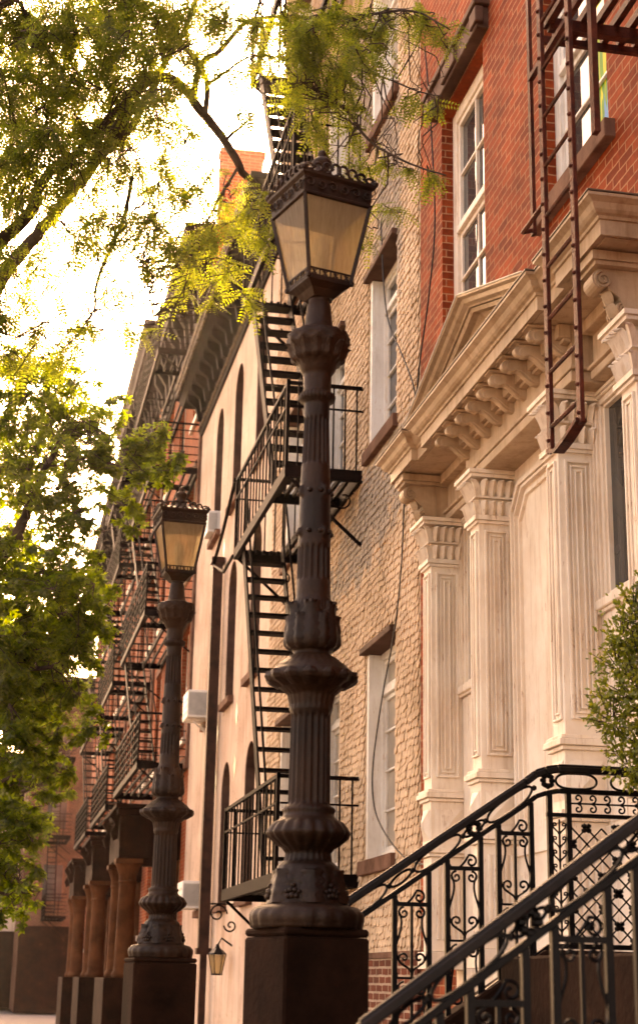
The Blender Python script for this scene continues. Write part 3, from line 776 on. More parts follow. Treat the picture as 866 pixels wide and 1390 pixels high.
for ci, (a, b) in enumerate(colsY):
    for ri, (c_, d) in enumerate(rowsZ):
        w = window(HB, XF, a, b, c_, d, 'white', 2, 5, .8, .16, 'glass_pale' if ri % 2 == 0 else 'glass', .08, sill=(.13, .06, .08, 'sill'))
        MB().box(XF - .07, XF + .14, a - .05, b + .05, d - .012, d + .05).build('lintel', 'lintel', w, bevel=.006)
        # far jamb board
        MB().box(XF + .004, XF + .13, b - .07, b - .002, c_ + .02, d - .02).build('jamb', 'white', w)

#==================================================================== FIRE ESCAPES
def fire_escape(label, xo, xw, y0, y1, levels, mat='iron', stairs=True, hole=(.55, .9), side=1, rail=.9, slat=.085, treads_parts=True, group='iron fire escapes on the house fronts', bal=.215, name='fire_escape', stair_w=.5, top_ladder=None, lod=0, nbal_r=.008, end_bal=None, rails=(.9, .65)):
    z0 = levels[0]
    fe = empty(name, (xw, (y0 + y1) / 2, z0), label, 'fire escape', group)
    for li, z in enumerate(levels):
        has_hole = stairs and li > 0
        ha, hb = y0 + hole[0], y1 - .12
        p = MB()
        p.box(xo, xo + .05, y0, y1, z - .1, z + .02); p.box(xw - .05, xw - .003, y0, y1, z - .1, z + .02)
        for yy in (y0, y1 - .05): p.box(xo + .05, xw - .05, yy, yy + .05, z - .098, z + .018)
        if has_hole: p.box(xo + stair_w + .06, xo + stair_w + .1, ha, hb, z - .08, z + .01); p.box(xo + .05, xw - .05, ha - .04, ha, z - .09, z + .012)
        x = xo + .08
        while x < xw - .06:
            if has_hole and x < xo + stair_w + .06:
                p.box(x, x + .035, y0 + .05, ha - .04, z - .035, z + .01); p.box(x, x + .035, hb + .002, y1 - .05, z - .035, z + .01)
            else: p.box(x, x + .035, y0 + .05, y1 - .05, z - .035, z + .01)
            x += slat
        pl = p.build('platform', mat, fe)
        rl = MB()
        for (zz, tk) in [(z + q_, .036 if q_ == max(rails) else .018) for q_ in rails]:
            rl.box(xo + .005, xo + .005 + tk, y0, y1, zz - tk / 2, zz + tk / 2)
            for yy in (y0 + .005, y1 - .03): rl.box(xo + .04, xw, yy, yy + tk * .8, zz - tk / 2, zz + tk / 2)
        y = y0 + bal
        while y < y1 - .04: rl.box(xo + .015, xo + .015 + nbal_r * 2, y, y + nbal_r * 2, z + .02, z + rail); y += bal
        eb = end_bal or bal * 1.1; x = xo + eb
        while x < xw - .03:
            for yy in (y0 + .01, y1 - .025): rl.box(x, x + nbal_r * 2, yy, yy + nbal_r * 2, z + .018, z + rail)
            x += eb
        for yy in (y0 + .0, y1 - .036): rl.box(xo, xo + .036, yy, yy + .036, z, z + rail + .03)
        rl.build('guard_rail', mat, fe)
        for yy in (y0 + .03, y1 - .06):
            br = MB(); br.beam((xo + .05, yy, z - .1), (xw - .01, yy, z - .75), .03, .03)
            if lod == 0:
                pts = []
                for i in range(14):
                    t = i / 13; a = R(200) + t * 4.6; rr = .12 * (1 - .7 * t); pts.append((xw - .2 + rr * math.cos(a), yy, z - .28 + rr * math.sin(a)))
                br.tube(pts, .009, 4)
            br.build('bracket', mat, fe)
        if stairs and li < len(levels) - 1:
            zt = levels[li + 1]; ya, yb = (y0 + hole[0] - .0, y1 - .35) if side > 0 else (y1 - .4, y0 + hole[0])
            xa, xb = xo + .07, xo + .07 + stair_w - .04
            st = MB()
            for xx in (xa, xb): st.beam((xx, ya, z + .02), (xx, yb, zt - .02), .02, .16)
            so = st.build('stair', mat, fe)
            n = max(6, round((zt - z) / .235)); tb = MB()
            for k in range(1, n):
                t = k / n; yy = ya + (yb - ya) * t; zz = z + (zt - z) * t
                if treads_parts:
                    MB().box(xa + .012, xb - .012, yy - .085, yy + .085, zz - .03, zz).build('tread', mat, so)
                else: tb.box(xa + .012, xb - .012, yy - .085, yy + .085, zz - .03, zz)
            if not treads_parts: tb.build('treads', mat, so)['kind'] = 'stuff'
            hd = MB()
            for xx in (xa, xb):
                hd.tube([(xx, ya, z + .85), (xx, yb, zt + .8)], .014, 5); hd.tube([(xx, ya, z + .02), (xx, ya, z + .85)], .012, 5); hd.tube([(xx, yb, zt), (xx, yb, zt + .8)], .012, 5)
                hd.tube([(xx, (ya + yb) / 2, (z + zt) / 2), (xx, (ya + yb) / 2, (z + zt) / 2 + .82)], .011, 5)
            hd.build('stair_handrail', mat, so)
    if top_ladder:
        z, zt, yy = top_ladder; l = MB()
        for q in (0, .38):
            l.tube([(xo + .3, yy + q, z), (xo + .3, yy + q, zt), (xo + .35, yy + q, zt + .2), (xw, yy + q, zt + .25)], .02, 6)
        k = z
        while k < zt: l.tube([(xo + .3, yy, k), (xo + .3, yy + .38, k)], .011, 5); k += .3
        l.build('roof_ladder', mat, fe)
    return fe
FB = fire_escape('dark iron fire escape with open stairs on the scalloped stucco house', 2.6, XF, 15.02, 18.45, [2.44, 6.38, 9.6, 12.75], hole=(1.0, .9), end_bal=.12, top_ladder=(12.8, 16.4, 17.6))
# iron gooseneck arm on its far corner
hk = MB(); hk.tube([(2.6, 18.5, 7.3), (2.62, 19.6, 6.95), (2.63, 20.5, 6.72), (2.62, 19.4, 6.36), (2.6, 18.5, 6.34)], .022, 6); hk.build('gooseneck_arm', 'iron', FB)

# drop ladder and balcony of the brick house
FA = empty('drop_ladder_balcony', (XF, 5, 5.9), 'rust red iron balcony with a long drop ladder on the red brick house', 'fire escape', 'iron fire escapes on the house fronts')
ld = MB(); xl = 2.55
for yy in (6.7, 7.12):
    ld.beam((xl, yy, 3.99 if yy > 7 else 4.0), (xl, yy, 7.6), .055, .022, (1, 0, 0))
lad = ld.build('ladder', 'rust', FA, bevel=.003)
bt = MB(); pp = [Vector((xl, 7.12, 4.0)), Vector((xl - .005, 7.0, 3.96)), Vector((xl - .01, 6.85, 3.97)), Vector((xl, 6.7, 4.02))]
for a, b in zip(pp[:-1], pp[1:]): bt.beam(a, b, .055, .02, (0, 0, 1))
bt.build('foot_strap', 'rust', lad)
z = 4.12
while z < 7.5:
    MB().tube([(xl, 6.7, z), (xl, 7.12, z)], .012, 6).build('rung', 'rust', lad); z += .285
rv = MB(); z = 4.05
while z < 7.5:
    for yy in (6.7, 7.12): rv.lathe([(.001, -.009), (.012, -.006), (.014, 0), (.012, .006), (.001, .009)], (xl - .012, yy - .006, z), 8)
    z += .1425
rv.build('rivets', 'rust', lad)['kind'] = 'stuff'
bp = MB(); zb = 6.47
for yy in (3.6, 7.1): bp.box(2.6, XF, yy, yy + .05, zb - .095, zb - .03)
bp.box(2.58, 2.62, 3.6, 7.16, zb - .07, zb + .0); bp.box(XF - .06, XF - .003, 3.6, 7.16, zb - .07, zb)
x = 2.68
while x < XF - .08: bp.box(x, x + .035, 3.6, 7.3, zb - .03, zb + .015); x += .092
bp.box(2.6, XF, 7.27, 7.3, zb - .07, zb - .032)
bp.build('platform', 'rust', FA)
gd = MB()
gd.beam((2.62, 7.5, 5.35), (2.62, 7.5, 7.9), .04, .02, (1, 0, 0)); gd.beam((2.62, 6.56, 5.45), (2.62, 6.56, 7.9), .05, .03, (1, 0, 0))
gd.tube([(2.62, 7.5, 5.38), (2.56, 7.5, 5.36), (2.56, 7.12, 5.36)], .014, 6)
for zz in (6.3, 7.1): gd.beam((2.62, 6.56, zz), (2.62, 7.5, zz), .03, .03)
gd.build('ladder_guide', 'rust', FA)
gr = MB()
for zz in (zb + .45, zb + .9): gr.box(2.56, 2.58, 3.6, 6.68, zz - .015, zz + .015); gr.box(2.63, XF, 7.13, 7.16, zz - .015, zz + .015)
y = 3.7
while y < 6.6: gr.box(2.565, 2.58, y, y + .017, zb, zb + .9); y += .13
gr.build('guard_rail', 'rust', FA)

#==================================================================== ARCHED PINK TOWNHOUSE
HC = empty('arched_townhouse', (XF, 24.7, 0), 'pale pink stucco house with tall round headed windows', 'house')
cy = [(25.85, 26.75), (23.65, 24.55), (21.35, 22.25)]
rz = [(2.55, 4.62), (5.55, 7.72), (8.7, 11.0)]
ops = [(a, b, c_, d, d - .45) for a, b in cy for c_, d in rz]
mb = MB(); facade(mb, XF, 20.49, 28.88, 0, 11.7, ops, .28); shell(mb, XF, 20.49, 28.88, 0, 11.7); mb.build('wall', 'pink', HC)
for a, b in cy:
    for c_, d in rz:
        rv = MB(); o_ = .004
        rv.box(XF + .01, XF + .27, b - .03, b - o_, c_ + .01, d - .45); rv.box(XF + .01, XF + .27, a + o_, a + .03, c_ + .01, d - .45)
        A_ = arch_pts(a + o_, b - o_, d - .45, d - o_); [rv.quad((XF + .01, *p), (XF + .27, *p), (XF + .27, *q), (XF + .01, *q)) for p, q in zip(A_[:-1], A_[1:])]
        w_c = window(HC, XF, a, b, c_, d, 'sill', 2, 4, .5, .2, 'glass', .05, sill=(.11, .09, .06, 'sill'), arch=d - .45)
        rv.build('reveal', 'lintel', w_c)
for (yy, zz) in ((23.17, 5.2), (23.2, 4.45), (25.2, 5.2), (25.2, 4.45), (22.9, 8.2), (25.2, 8.2)):
    dm = MB(); dm.add([(XF - .006, yy, zz - .2), (XF - .006, yy + .13, zz), (XF - .006, yy, zz + .2), (XF - .006, yy - .13, zz)], [(0, 1, 2, 3)]); dm.build('diamond_tile', 'diamond', HC, fix=False)
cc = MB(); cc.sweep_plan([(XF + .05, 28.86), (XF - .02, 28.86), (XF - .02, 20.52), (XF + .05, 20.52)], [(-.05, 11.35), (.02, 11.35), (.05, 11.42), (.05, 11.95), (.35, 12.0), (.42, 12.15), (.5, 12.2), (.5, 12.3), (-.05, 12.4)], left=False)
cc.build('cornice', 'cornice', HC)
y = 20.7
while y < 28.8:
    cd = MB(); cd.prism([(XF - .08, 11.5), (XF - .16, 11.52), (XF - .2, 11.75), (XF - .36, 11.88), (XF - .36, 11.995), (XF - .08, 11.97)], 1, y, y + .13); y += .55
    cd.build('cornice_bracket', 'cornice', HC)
cw = MB(); y = 20.5
while y < 28.8:
    cw.box(XF - .5 - .035, XF - .5, y + .02, y + random.uniform(.1, .17), 12.05 + random.uniform(-.02, .02), 12.22); y += .2
cw.sweep_plan([(XF - .5, 28.9), (XF - .5, 20.5)], [(0.001, 12.21), (.05, 12.21), (.06, 12.31), (.001, 12.31)], left=False)
cw.build('cornice_edge', 'cornice_worn', HC)
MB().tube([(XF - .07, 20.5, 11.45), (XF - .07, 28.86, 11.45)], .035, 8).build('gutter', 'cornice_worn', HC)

# tall box drainpipe between the arched windows
tag(MB().box(3.2, 3.36, 24.98, 25.12, 1.9, 7.95).box(3.24, 3.34, 25.01, 25.09, 0, 1.9).box(3.17, 3.385, 24.95, 25.15, 1.86, 1.95).box(3.17, 3.385, 24.95, 25.15, 7.9, 8.0).build('drainpipe', 'pipe'),
    'dark square drainpipe running down the pale pink stucco wall', 'drainpipe')

def air_con(y, z, w, h, d, label, bracket=True):
    a = empty('air_conditioner', (XF, y, z), label, 'air conditioner', 'air conditioners in the windows')
    MB().box(XF - d, XF + .1, y, y + w, z, z + h).build('casing', 'steel', a, bevel=.012)
    g = MB(); n = 14
    for k in range(n):
        q = XF - d + .03 + (d - .05) * k / n; g.box(q, q + .008, y - .012, y - .001, z + .05, z + h - .05)
    g.box(XF - d + .02, XF - .02, y - .004, y - .001, z + .04, z + h - .04)
    for zz in range(3): g.box(XF - d - .006, XF - d - .001, y + .05, y + w - .05, z + .08 + zz * .1, z + .12 + zz * .1)
    g.build('grille', 'grille', a)
    if bracket:
        b = MB(); b.box(XF - d + .03, XF, y + .06, y + .1, z - .04, z - .002); b.beam((XF - d + .1, y + .08, z - .04), (XF, y + .08, z - .3), .03, .03); b.beam((XF - .12, y + .3, z - .04), (XF, y + .3, z - .3), .05, .06)
        b.build('bracket', 'trim', a)
air_con(26.0, 5.56, .66, .45, .4, 'white window air conditioner on a bracket, middle floor of the pink stucco house')
air_con(26.0, 2.56, .66, .42, .36, 'white window air conditioner low on the pink stucco house beside the drainpipe', False)
air_con(26.1, 8.72, .5, .38, .18, 'small white air conditioner in an upper arched window of the pink house', False)
# wall lantern
wl = empty('wall_lantern', (XF, 22.9, 1.7), 'small black carriage lantern on the basement wall of the pink house', 'lantern')
w_ = MB(); w_.tube([(XF, 22.9, 1.95), (3.25, 22.9, 2.05), (3.2, 22.9, 1.95)], .015, 6)
w_.lathe([(.02, .32), (.025, .3), (.035, .27), (.12, .2), (.13, .18)], (3.2, 22.9, 1.65), 6)
for k in range(6):
    a = k * math.pi / 3; w_.beam((3.2 + .12 * math.cos(a), 22.9 + .12 * math.sin(a), 1.83), (3.2 + .07 * math.cos(a), 22.9 + .07 * math.sin(a), 1.58), .012, .012)
w_.lathe([(.075, 0), (.08, .02), (.03, .03)], (3.2, 22.9, 1.56), 6)
w_.build('frame', 'black', wl)
MB().lathe([(.065, 0), (.112, .24)], (3.2, 22.9, 1.585), 6).build('lantern_pane', 'lantern_glass', wl)
sg = MB(); Pq = lambda x, z: (x, 22.3, z)
spiral(sg, Pq, 3.1, 2.35, .13, 1.4, R(0), 1, .012); spiral(sg, Pq, 3.28, 2.2, .09, 1.3, R(180), 1, .012); sg.tube([Pq(XF, 2.48), Pq(3.0, 2.48)], .012, 5)
tag(sg.build('scroll_bracket', 'iron'), 'curled iron wall bracket under the fire escape balcony', 'bracket')

#==================================================================== ROW OF BRICK HOUSES WITH PORTICOES
def row_house(i, y0, y1, ztop, mat, cmat, label, xc):
    h = empty('row_house', (XF, (y0 + y1) / 2, 0), label, 'house', 'brick row houses further down the street')
    L = y1 - y0; fl = [(2.4, 4.6), (5.75, 7.85), (8.95, 10.95), (12.1, 13.9)]
    cys = [(y0 + L * q - .5, y0 + L * q + .5) for q in (.17, .5, .83)]
    ops_ = [(a, b, c_, d) for a, b in cys for c_, d in fl]
    mb_ = MB(); facade(mb_, XF, y0, y1, 0, ztop - .3, ops_, .2); shell(mb_, XF, y0, y1, 0, ztop - .3)
    mb_.build('wall', mat, h)
    for a, b in cys:
        for c_, d in fl:
            w = window(h, XF, a, b, c_, d, 'trim', 2, 2, .5, .12, 'glass', .06, simple_=True, sill=(.12, .06, .08, 'trim'), lintel=(.16, .03, .08, 'sill'))
    # string courses and end piers
    tb = MB(); tb.box(XF - .07, XF + .02, y0, y1, 5.1, 5.3); tb.box(XF - .05, XF + .02, y0, y0 + .18, 5.3, ztop - 1.6); tb.box(XF - .05, XF + .02, y1 - .18, y1, 5.3, ztop - 1.6)
    tb.build('string_course', 'sill', h)
    c_ = MB(); o = XF - xc
    c_.sweep_plan([(XF + .05, y1 - .02), (XF - .02, y1 - .02), (XF - .02, y0 + .02), (XF + .05, y0 + .02)], [(-.05, ztop - 1.5), (.06, ztop - 1.5), (.08, ztop - 1.35), (.08, ztop - .6), (o - .12, ztop - .45), (o - .1, ztop - .3), (o - .02, ztop - .15), (o, ztop), (-.05, ztop + .12)], left=False)
    c_.build('cornice', cmat, h)
    y = y0 + .15
    while y < y1 - .2:
        cb = MB(); cb.prism([(XF - .07, ztop - 1.45), (XF - .16, ztop - 1.42), (XF - .2, ztop - 1.0), (XF - o + .16, ztop - .72), (XF - o + .14, ztop - .46), (XF - .07, ztop - .56)], 1, y, y + .16); y += .72
        cb.build('cornice_bracket', cmat, h)
    return h
row_house(0, 28.9, 36.3, 15.55, 'brick_row', 'plum', 'orange brick row house directly beyond the pink house, dark bracketed cornice', 2.86)
row_house(1, 36.32, 43.6, 16.5, 'brick_row2', 'plum', 'taller plum cornice brick row house, second beyond the pink house', 2.72)
row_house(2, 43.62, 50.9, 15.7, 'brick_row', 'cornice', 'orange brick row house behind the second stone portico', 2.8)
row_house(3, 50.92, 58.2, 15.4, 'brick_row2', 'cornice', 'dull red brick row house at the end of the block, beyond the last portico', 2.8)
# party wall of the first row house rising above the pink roof
pw = MB(); pw.box(XF + .1, XF + .95, 28.6, 28.88, 11, 17.25); pw.box(XF + .08, XF + 1.0, 28.56, 28.9, 17.252, 17.36)
tag(pw.build('brick_chimney', 'brick_row'), 'orange brick chimney stack standing above the dark cornice of the pink house', 'chimney')
# porticoes
def portico(y0, y1, label, first=[None]):
    p = empty('stone_portico', (2.9, (y0 + y1) / 2, 0), label, 'portico', 'brownstone porticoes along the row')
    MB().box(2.3, XF, y0, y1, 3.55, 4.3).box(2.24, XF, y0 - .06, y1 + .06, 4.302, 4.42).box(2.2, XF, y0 - .1, y1 + .1, 4.422, 4.5).build('entablature', 'brownstone', p, bevel=.01)
    for (yy) in (y0 + .25, y1 - .25):
        c_ = MB(); c_.lathe([(.2, 1.5), (.2, 1.58), (.17, 1.62), (.165, 1.7), (.15, 3.1), (.155, 3.13), (.17, 3.15), (.155, 3.17)], (2.5, yy, 0), 20)
        co = c_.build('column', 'column_stone', p, smooth=True)
        k = MB(); k.lathe([(.155, 3.17), (.16, 3.25), (.2, 3.38), (.24, 3.46)], (2.5, yy, 0), 16, lambda a, z, r: .014 * math.sin(a * 8)); k.box(2.26, 2.74, yy - .24, yy + .24, 3.465, 3.545)
        k.build('capital', 'column_stone', co)
        c2 = MB(); c2.box(3.24, XF - .003, yy - .15, yy + .15, 1.5, 3.54); c2.build('pilaster', 'column_stone', p)
        MB().prism([(2.2, 4.42), (2.12, 4.3), (2.22, 4.15), (2.14, 4.0), (2.2, 3.86), (2.28, 3.9), (2.297, 4.3)], 1, yy - .06, yy + .06).build('scroll', 'brownstone', p)
    MB().box(2.15, XF, y0, y1, 0, 1.5).build('steps', 'brownstone', p, bevel=.01)
    return p
portico(29.6, 31.9, 'brownstone portico with round columns nearest to the pink house')
portico(36.9, 39.2, 'second brownstone portico down the row of brick houses')
portico(44.2, 46.5, 'third brownstone portico down the row of brick houses')
fkw = dict(stair_w=.42, treads_parts=False, slat=.14, bal=.5, lod=1, nbal_r=.013, rails=(.9, .76, .6, .44, .28, .14))
fire_escape('black fire escape above the nearest brownstone portico', 2.5, XF, 29.2, 34.6, [5.2, 8.0, 10.8, 13.2], **fkw, hole=(1.2, .9))
fire_escape('black fire escape above the second brownstone portico', 2.5, XF, 36.9, 42.2, [5.2, 8.0, 10.8, 13.2], **fkw, hole=(1.2, .9))
fire_escape('black fire escape above the third brownstone portico', 2.5, XF, 44.1, 49.4, [5.2, 8.0, 10.8, 13.2], **fkw, hole=(1.2, .9))

# building across the end of the street
def end_house(x0, x1, Y, z1, mat, label):
    h = empty('apartment_house', ((x0 + x1) / 2, Y, 0), label, 'building')
    b = MB(); b.box(x0, x1, Y, Y + 10, 0, z1); b.build('wall', mat, h)
    MB().box(x0 - .1, x1 + .1, Y - .25, Y - .003, z1 - .6, z1 + .2).build('cornice', 'cornice', h)
    MB().box(x0, x1, Y - .06, Y - .003, 0, 3.6).build('base', 'brownstone', h)
    z = 4.6
    while z < z1 - 2:
        x = x0 + .8
        while x < x1 - 1.2:
            w = MB(); w.box(x, x + 1.0, Y - .05, Y - .004, z, z + 1.7); ww = w.build('window', 'sill', h)
            MB().box(x + .08, x + .92, Y - .07, Y - .052, z + .08, z + 1.62).build('pane', 'glass', ww); x += 2.3
        z += 3.1
    return h
end_house(1.6, 9, 74, 14.4, 'brick_dark', 'dark brown brick building closing the end of the street')
end_house(-16, 2.8, 84.1, 10.5, 'pink', 'pale building glimpsed through the trees at the far end')
fe = fire_escape('small fire escape on the brown brick building at the end of the street', 2.5, XF, 70.2, 73.9, [3.9, 7.2, 10.5], **fkw, hole=(1.0, .9))

#==================================================================== STREET LAMPS
LP = [(0.0, 0.216), (0.01, 0.216), (0.03, .222), (0.05, 0.222), (0.07, 0.214), (0.08, 0.205), (0.09, 0.164), (0.1, 0.158), (.135, .152), (0.17, 0.143), (.2, .134), (0.24, 0.121), (0.26, 0.097), (0.29, 0.092), (0.31, 0.107), (0.33, 0.13), (0.35, 0.154), (0.37, 0.163), (0.39, 0.152), (0.41, 0.137), (0.43, 0.11), (0.45, 0.098), (0.46, 0.104), (0.47, 0.098), (0.48, 0.087), (0.85, 0.083), (0.87, 0.09), (0.89, 0.091), (0.93, 0.1), (0.96, 0.137), (0.97, 0.152), (0.98, 0.174), (1.0, 0.182), (1.02, 0.177), (1.05, 0.141), (1.06, 0.126), (1.09, 0.089), (1.1, 0.077), (1.11, 0.08), (1.13, 0.101), (1.16, 0.105), (1.2, 0.102), (1.26, 0.09), (1.31, 0.081), (1.33, 0.077), (1.34, 0.073), (1.41, 0.072), (1.83, 0.065), (2.03, 0.058), (2.14, 0.055), (2.21, 0.056), (2.22, 0.071), (2.24, 0.076), (2.25, 0.071), (2.26, 0.06), (2.34, 0.062), (2.36, 0.075), (2.39, 0.088), (2.41, 0.107), (2.45, 0.117), (2.48, 0.134), (2.51, 0.137), (2.53, 0.131), (2.55, 0.078), (2.57, 0.065), (2.59, 0.061), (2.67, 0.053), (2.69, 0.046), (2.72, 0.049), (2.75, 0.07)]
def lamp_relief(a, z, r):
    c = math.cos; ab = abs
    if z < .065: return .013 * ab(math.sin(a * 10)) ** .5 - .006
    if .09 < z < .25:      # vine relief on the bell
        t = (z - .09) / .16
        return .006 * math.sin(a * 6 + 5 * t) * math.sin(a * 11 - 9 * t + 1) * math.sin(math.pi * t)
    if .255 < z < .305: return -.006 * ab(math.sin(a * 12))
    if .31 < z < .42: return .016 * ab(math.sin(a * 10)) ** .6 - .007
    if .44 < z < .475: return .006 * ab(math.sin(a * 18))
    if .49 < z < .845: return -.013 * (ab(math.sin(a * 9)) ** 1.5)
    if .87 < z < .95: return -.005 * ab(math.sin(a * 12))
    if .955 < z < 1.045: return 0
    if 1.045 < z < 1.09: return .006 * ab(math.sin(a * 14))
    if 1.11 < z < 1.33:    # acanthus calyx
        t = (z - 1.11) / .22; w = ab(math.sin(a * 3)); rib = ab(math.sin(a * 15))
        return .004 * rib
    if 1.41 < z < 1.56 or 1.93 < z < 2.13: return -.010 * (ab(math.sin(a * 8)) ** 1.5)
    if 1.60 < z < 1.64 or 1.78 < z < 1.82: return .016 * max(0, math.sin(a * 4)) ** 6
    if 2.215 < z < 2.255: return .006 * ab(math.sin(a * 14))
    if 2.38 < z < 2.47: return .005 * ab(math.sin(a * 9)) - .002
    if 2.48 < z < 2.54: return .006 * math.sin(a * 12 + 3 * math.sin(z * 90))
    return 0
def dense_prof(p, step):
    o = []
    for (z0_, r0_), (z1_, r1_) in zip(p[:-1], p[1:]):
        n = max(1, int(math.ceil((z1_ - z0_) / step)))
        for k in range(n):
            t = k / n; o.append((r0_ + (r1_ - r0_) * t, z0_ + (z1_ - z0_) * t))
    o.append((p[-1][1], p[-1][0])); return o
def street_lamp(loc, rz, label):
    L = empty('street_lamp', loc, label, 'street lamp', 'ornate cast iron lamp posts')
    Lx, Ly, Lz = loc
    pm = MB(); pm.lathe(dense_prof(LP, .012), loc, 96, lamp_relief)
    zs_p, rs_p = [q[0] for q in LP], [q[1] for q in LP]
    def lampleaf(an, zb, h, w, curl, wave=.2, lobes=5, k=.011):
        rows, cols_ = 16, 9; vs = []; fs = []
        for i_ in range(rows):
            t = i_ / (rows - 1); zz = zb + h * (t if t < .86 else .86 + (t - .86) * .2 - (t - .86) ** 2 * 4)
            ww = w * .5 * math.sin(math.pi * (.22 + .74 * t)) ** .8 * (1 + wave * math.sin(t * lobes * 2 * math.pi))
            rr = float(np.interp(zb + h * t, zs_p, rs_p))
            for j_ in range(cols_):
                u = (j_ - cols_ // 2) / (cols_ // 2)
                o_ = -.004 + (k * (1 - abs(u) ** 2.5)) + (.007 if j_ == cols_ // 2 else 0) + .004 * abs(math.sin(u * 4 + t * 9)) + curl * max(0, t - .55) ** 1.5 * 3.3
                aa = an + ww * u / rr; vs.append((loc[0] + (rr + o_) * math.cos(aa), loc[1] + (rr + o_) * math.sin(aa), loc[2] + zz))
        for i_ in range(rows - 1):
            for j_ in range(cols_ - 1): fs.append((i_ * cols_ + j_, i_ * cols_ + j_ + 1, (i_ + 1) * cols_ + j_ + 1, (i_ + 1) * cols_ + j_))
        pm.add(vs, fs)
    for q_ in range(6):
        an = 2 * math.pi * q_ / 6 + rz
        lampleaf(an, 1.115, .23, .1, .03); lampleaf(an + math.pi / 6, 1.115, .17, .07, .02)
        lampleaf(an + .2, .095, .15, .12, .02, .25, 4); 
        for (du, dz_, rr_) in ((.0, .03, .014), (.09, .028, .012), (-.09, .028, .012), (.05, .05, .012), (-.05, .05, .012), (0, .07, .011), (.14, .045, .01), (-.14, .045, .01)):
            aa = an + .2 + math.pi / 6 + du * 1.2; zz = .09 + dz_; rb = float(np.interp(zz, zs_p, rs_p)) + .004
            pm.lathe([(.001, -rr_), (rr_ * .8, -rr_ * .6), (rr_, 0), (rr_ * .8, rr_ * .6), (.001, rr_)], (loc[0] + rb * math.cos(aa), loc[1] + rb * math.sin(aa), loc[2] + zz), 7)
    for q_ in range(14):
        lampleaf(2 * math.pi * q_ / 14, 2.40, .09, .05, .004, .1, 2, .008); lampleaf(2 * math.pi * q_ / 14, .955, .075, .07, .002, .1, 2, .01)
    for q_ in range(9):
        an = 2 * math.pi * q_ / 9; 
        for zz_, r_o in ((1.62, .072), (1.8, .07)): pm.lathe([(.001, -.012), (.012, -.006), (.012, .006), (.001, .012)], (loc[0] + r_o * math.cos(an), loc[1] + r_o * math.sin(an), loc[2] + zz_), 6)
    pm.build('post', 'lamp', L, smooth=True)
    ca, sa = math.cos(rz), math.sin(rz)
    def W(x, y, z): return (Lx + x * ca - y * sa, Ly + x * sa + y * ca, Lz + z)
    def sq(h, z): return [W(-h, -h, z), W(h, -h, z), W(h, h, z), W(-h, h, z)]
    def frust(mb_, levels, cap=True):
        vs = []; fs = []
        for h, z in levels: vs += sq(h, z)
        for i in range(len(levels) - 1):
            for k in range(4): k2 = (k + 1) % 4; fs.append((i * 4 + k, i * 4 + k2, i * 4 + 4 + k2, i * 4 + 4 + k))
        if cap: fs += [(3, 2, 1, 0), tuple((len(levels) - 1) * 4 + k for k in range(4))]
        mb_.add(vs, fs)
    zb0, zb1, zt0, zt1 = 2.75, 2.81, 3.12, 3.225
    h0, h1 = .1, .168
    fr = MB()
    frust(fr, [(.05, 2.70), (.075, 2.73), (.098, 2.745), (.106, 2.752), (.106, 2.765)])
    for s in range(4):                       # corner bars
        A0, A1 = sq(h0 + .002, 2.76), sq(h1 - .004, zt0 + .01); fr.beam(A0[s], A1[s], .014, .014)
    for (hh, z, tk) in ((.107, 2.80, .007), (.103, 2.768, .01)):
        q = sq(hh, z)
        for s in range(4): fr.beam(q[s], q[(s + 1) % 4], tk, tk)
    for s in range(4):                       # pierced gallery
        a, b = Vector(sq(.106, 2.768)[s]), Vector(sq(.106, 2.768)[(s + 1) % 4])
        for k in range(1, 8):
            p = a + (b - a) * k / 8; fr.beam(p, p + Vector((0, 0, .03)), .006, .006)
        for k in range(4):
            p = a + (b - a) * (k + .5) / 4 + Vector((0, 0, .016)); d = (b - a).normalized() * .011
            fr.beam(p - d - Vector((0, 0, .01)), p + d + Vector((0, 0, .01)), .005, .005); fr.beam(p + d - Vector((0, 0, .01)), p - d + Vector((0, 0, .01)), .005, .005)
        c0 = Vector(sq(.106, 2.76)[s]); fr.lathe([(.001, -.012), (.012, -.006), (.014, .004), (.008, .016), (.001, .022)], c0, 8)
    frust(fr, [(h1 - .005, zt0), (h1 + .004, zt0 + .004), (h1 + .004, zt0 + .014), (h1 - .002, zt0 + .018), (h1 + .002, zt1 - .02), (h1 + .016, zt1 - .008), (h1 + .018, zt1 + .004), (h1 + .006, zt1 + .01), (.1, zt1 + .04), (.055, zt1 + .075), (.03, zt1 + .09)])
    for s in range(4):                       # scrolled frieze relief and cresting
        a, b = Vector(sq(h1 + .004, 0)[s]), Vector(sq(h1 + .004, 0)[(s + 1) % 4]); d = (b - a); dl = d.length; d.normalize(); nn = Vector((d.y, -d.x, 0))
        nsc = 6
        for k in range(nsc):
            cx = dl * (k + .5) / nsc; cz = (zt0 + zt1) / 2 + .002; sg = 1 if k % 2 else -1; pts = []
            for i in range(16):
                t = i / 15; an = sg * (R(200) + t * 7.5); rr = .025 * (1 - .75 * t); pts.append(a + d * (cx + rr * math.cos(an)) + Vector((0, 0, cz + rr * math.sin(an))) + nn * .002)
            fr.tube(pts, .0045, 4)
        cr = h1 + .012
        a2, b2 = Vector(sq(cr, zt1 + .006)[s]), Vector(sq(cr, zt1 + .006)[(s + 1) % 4])
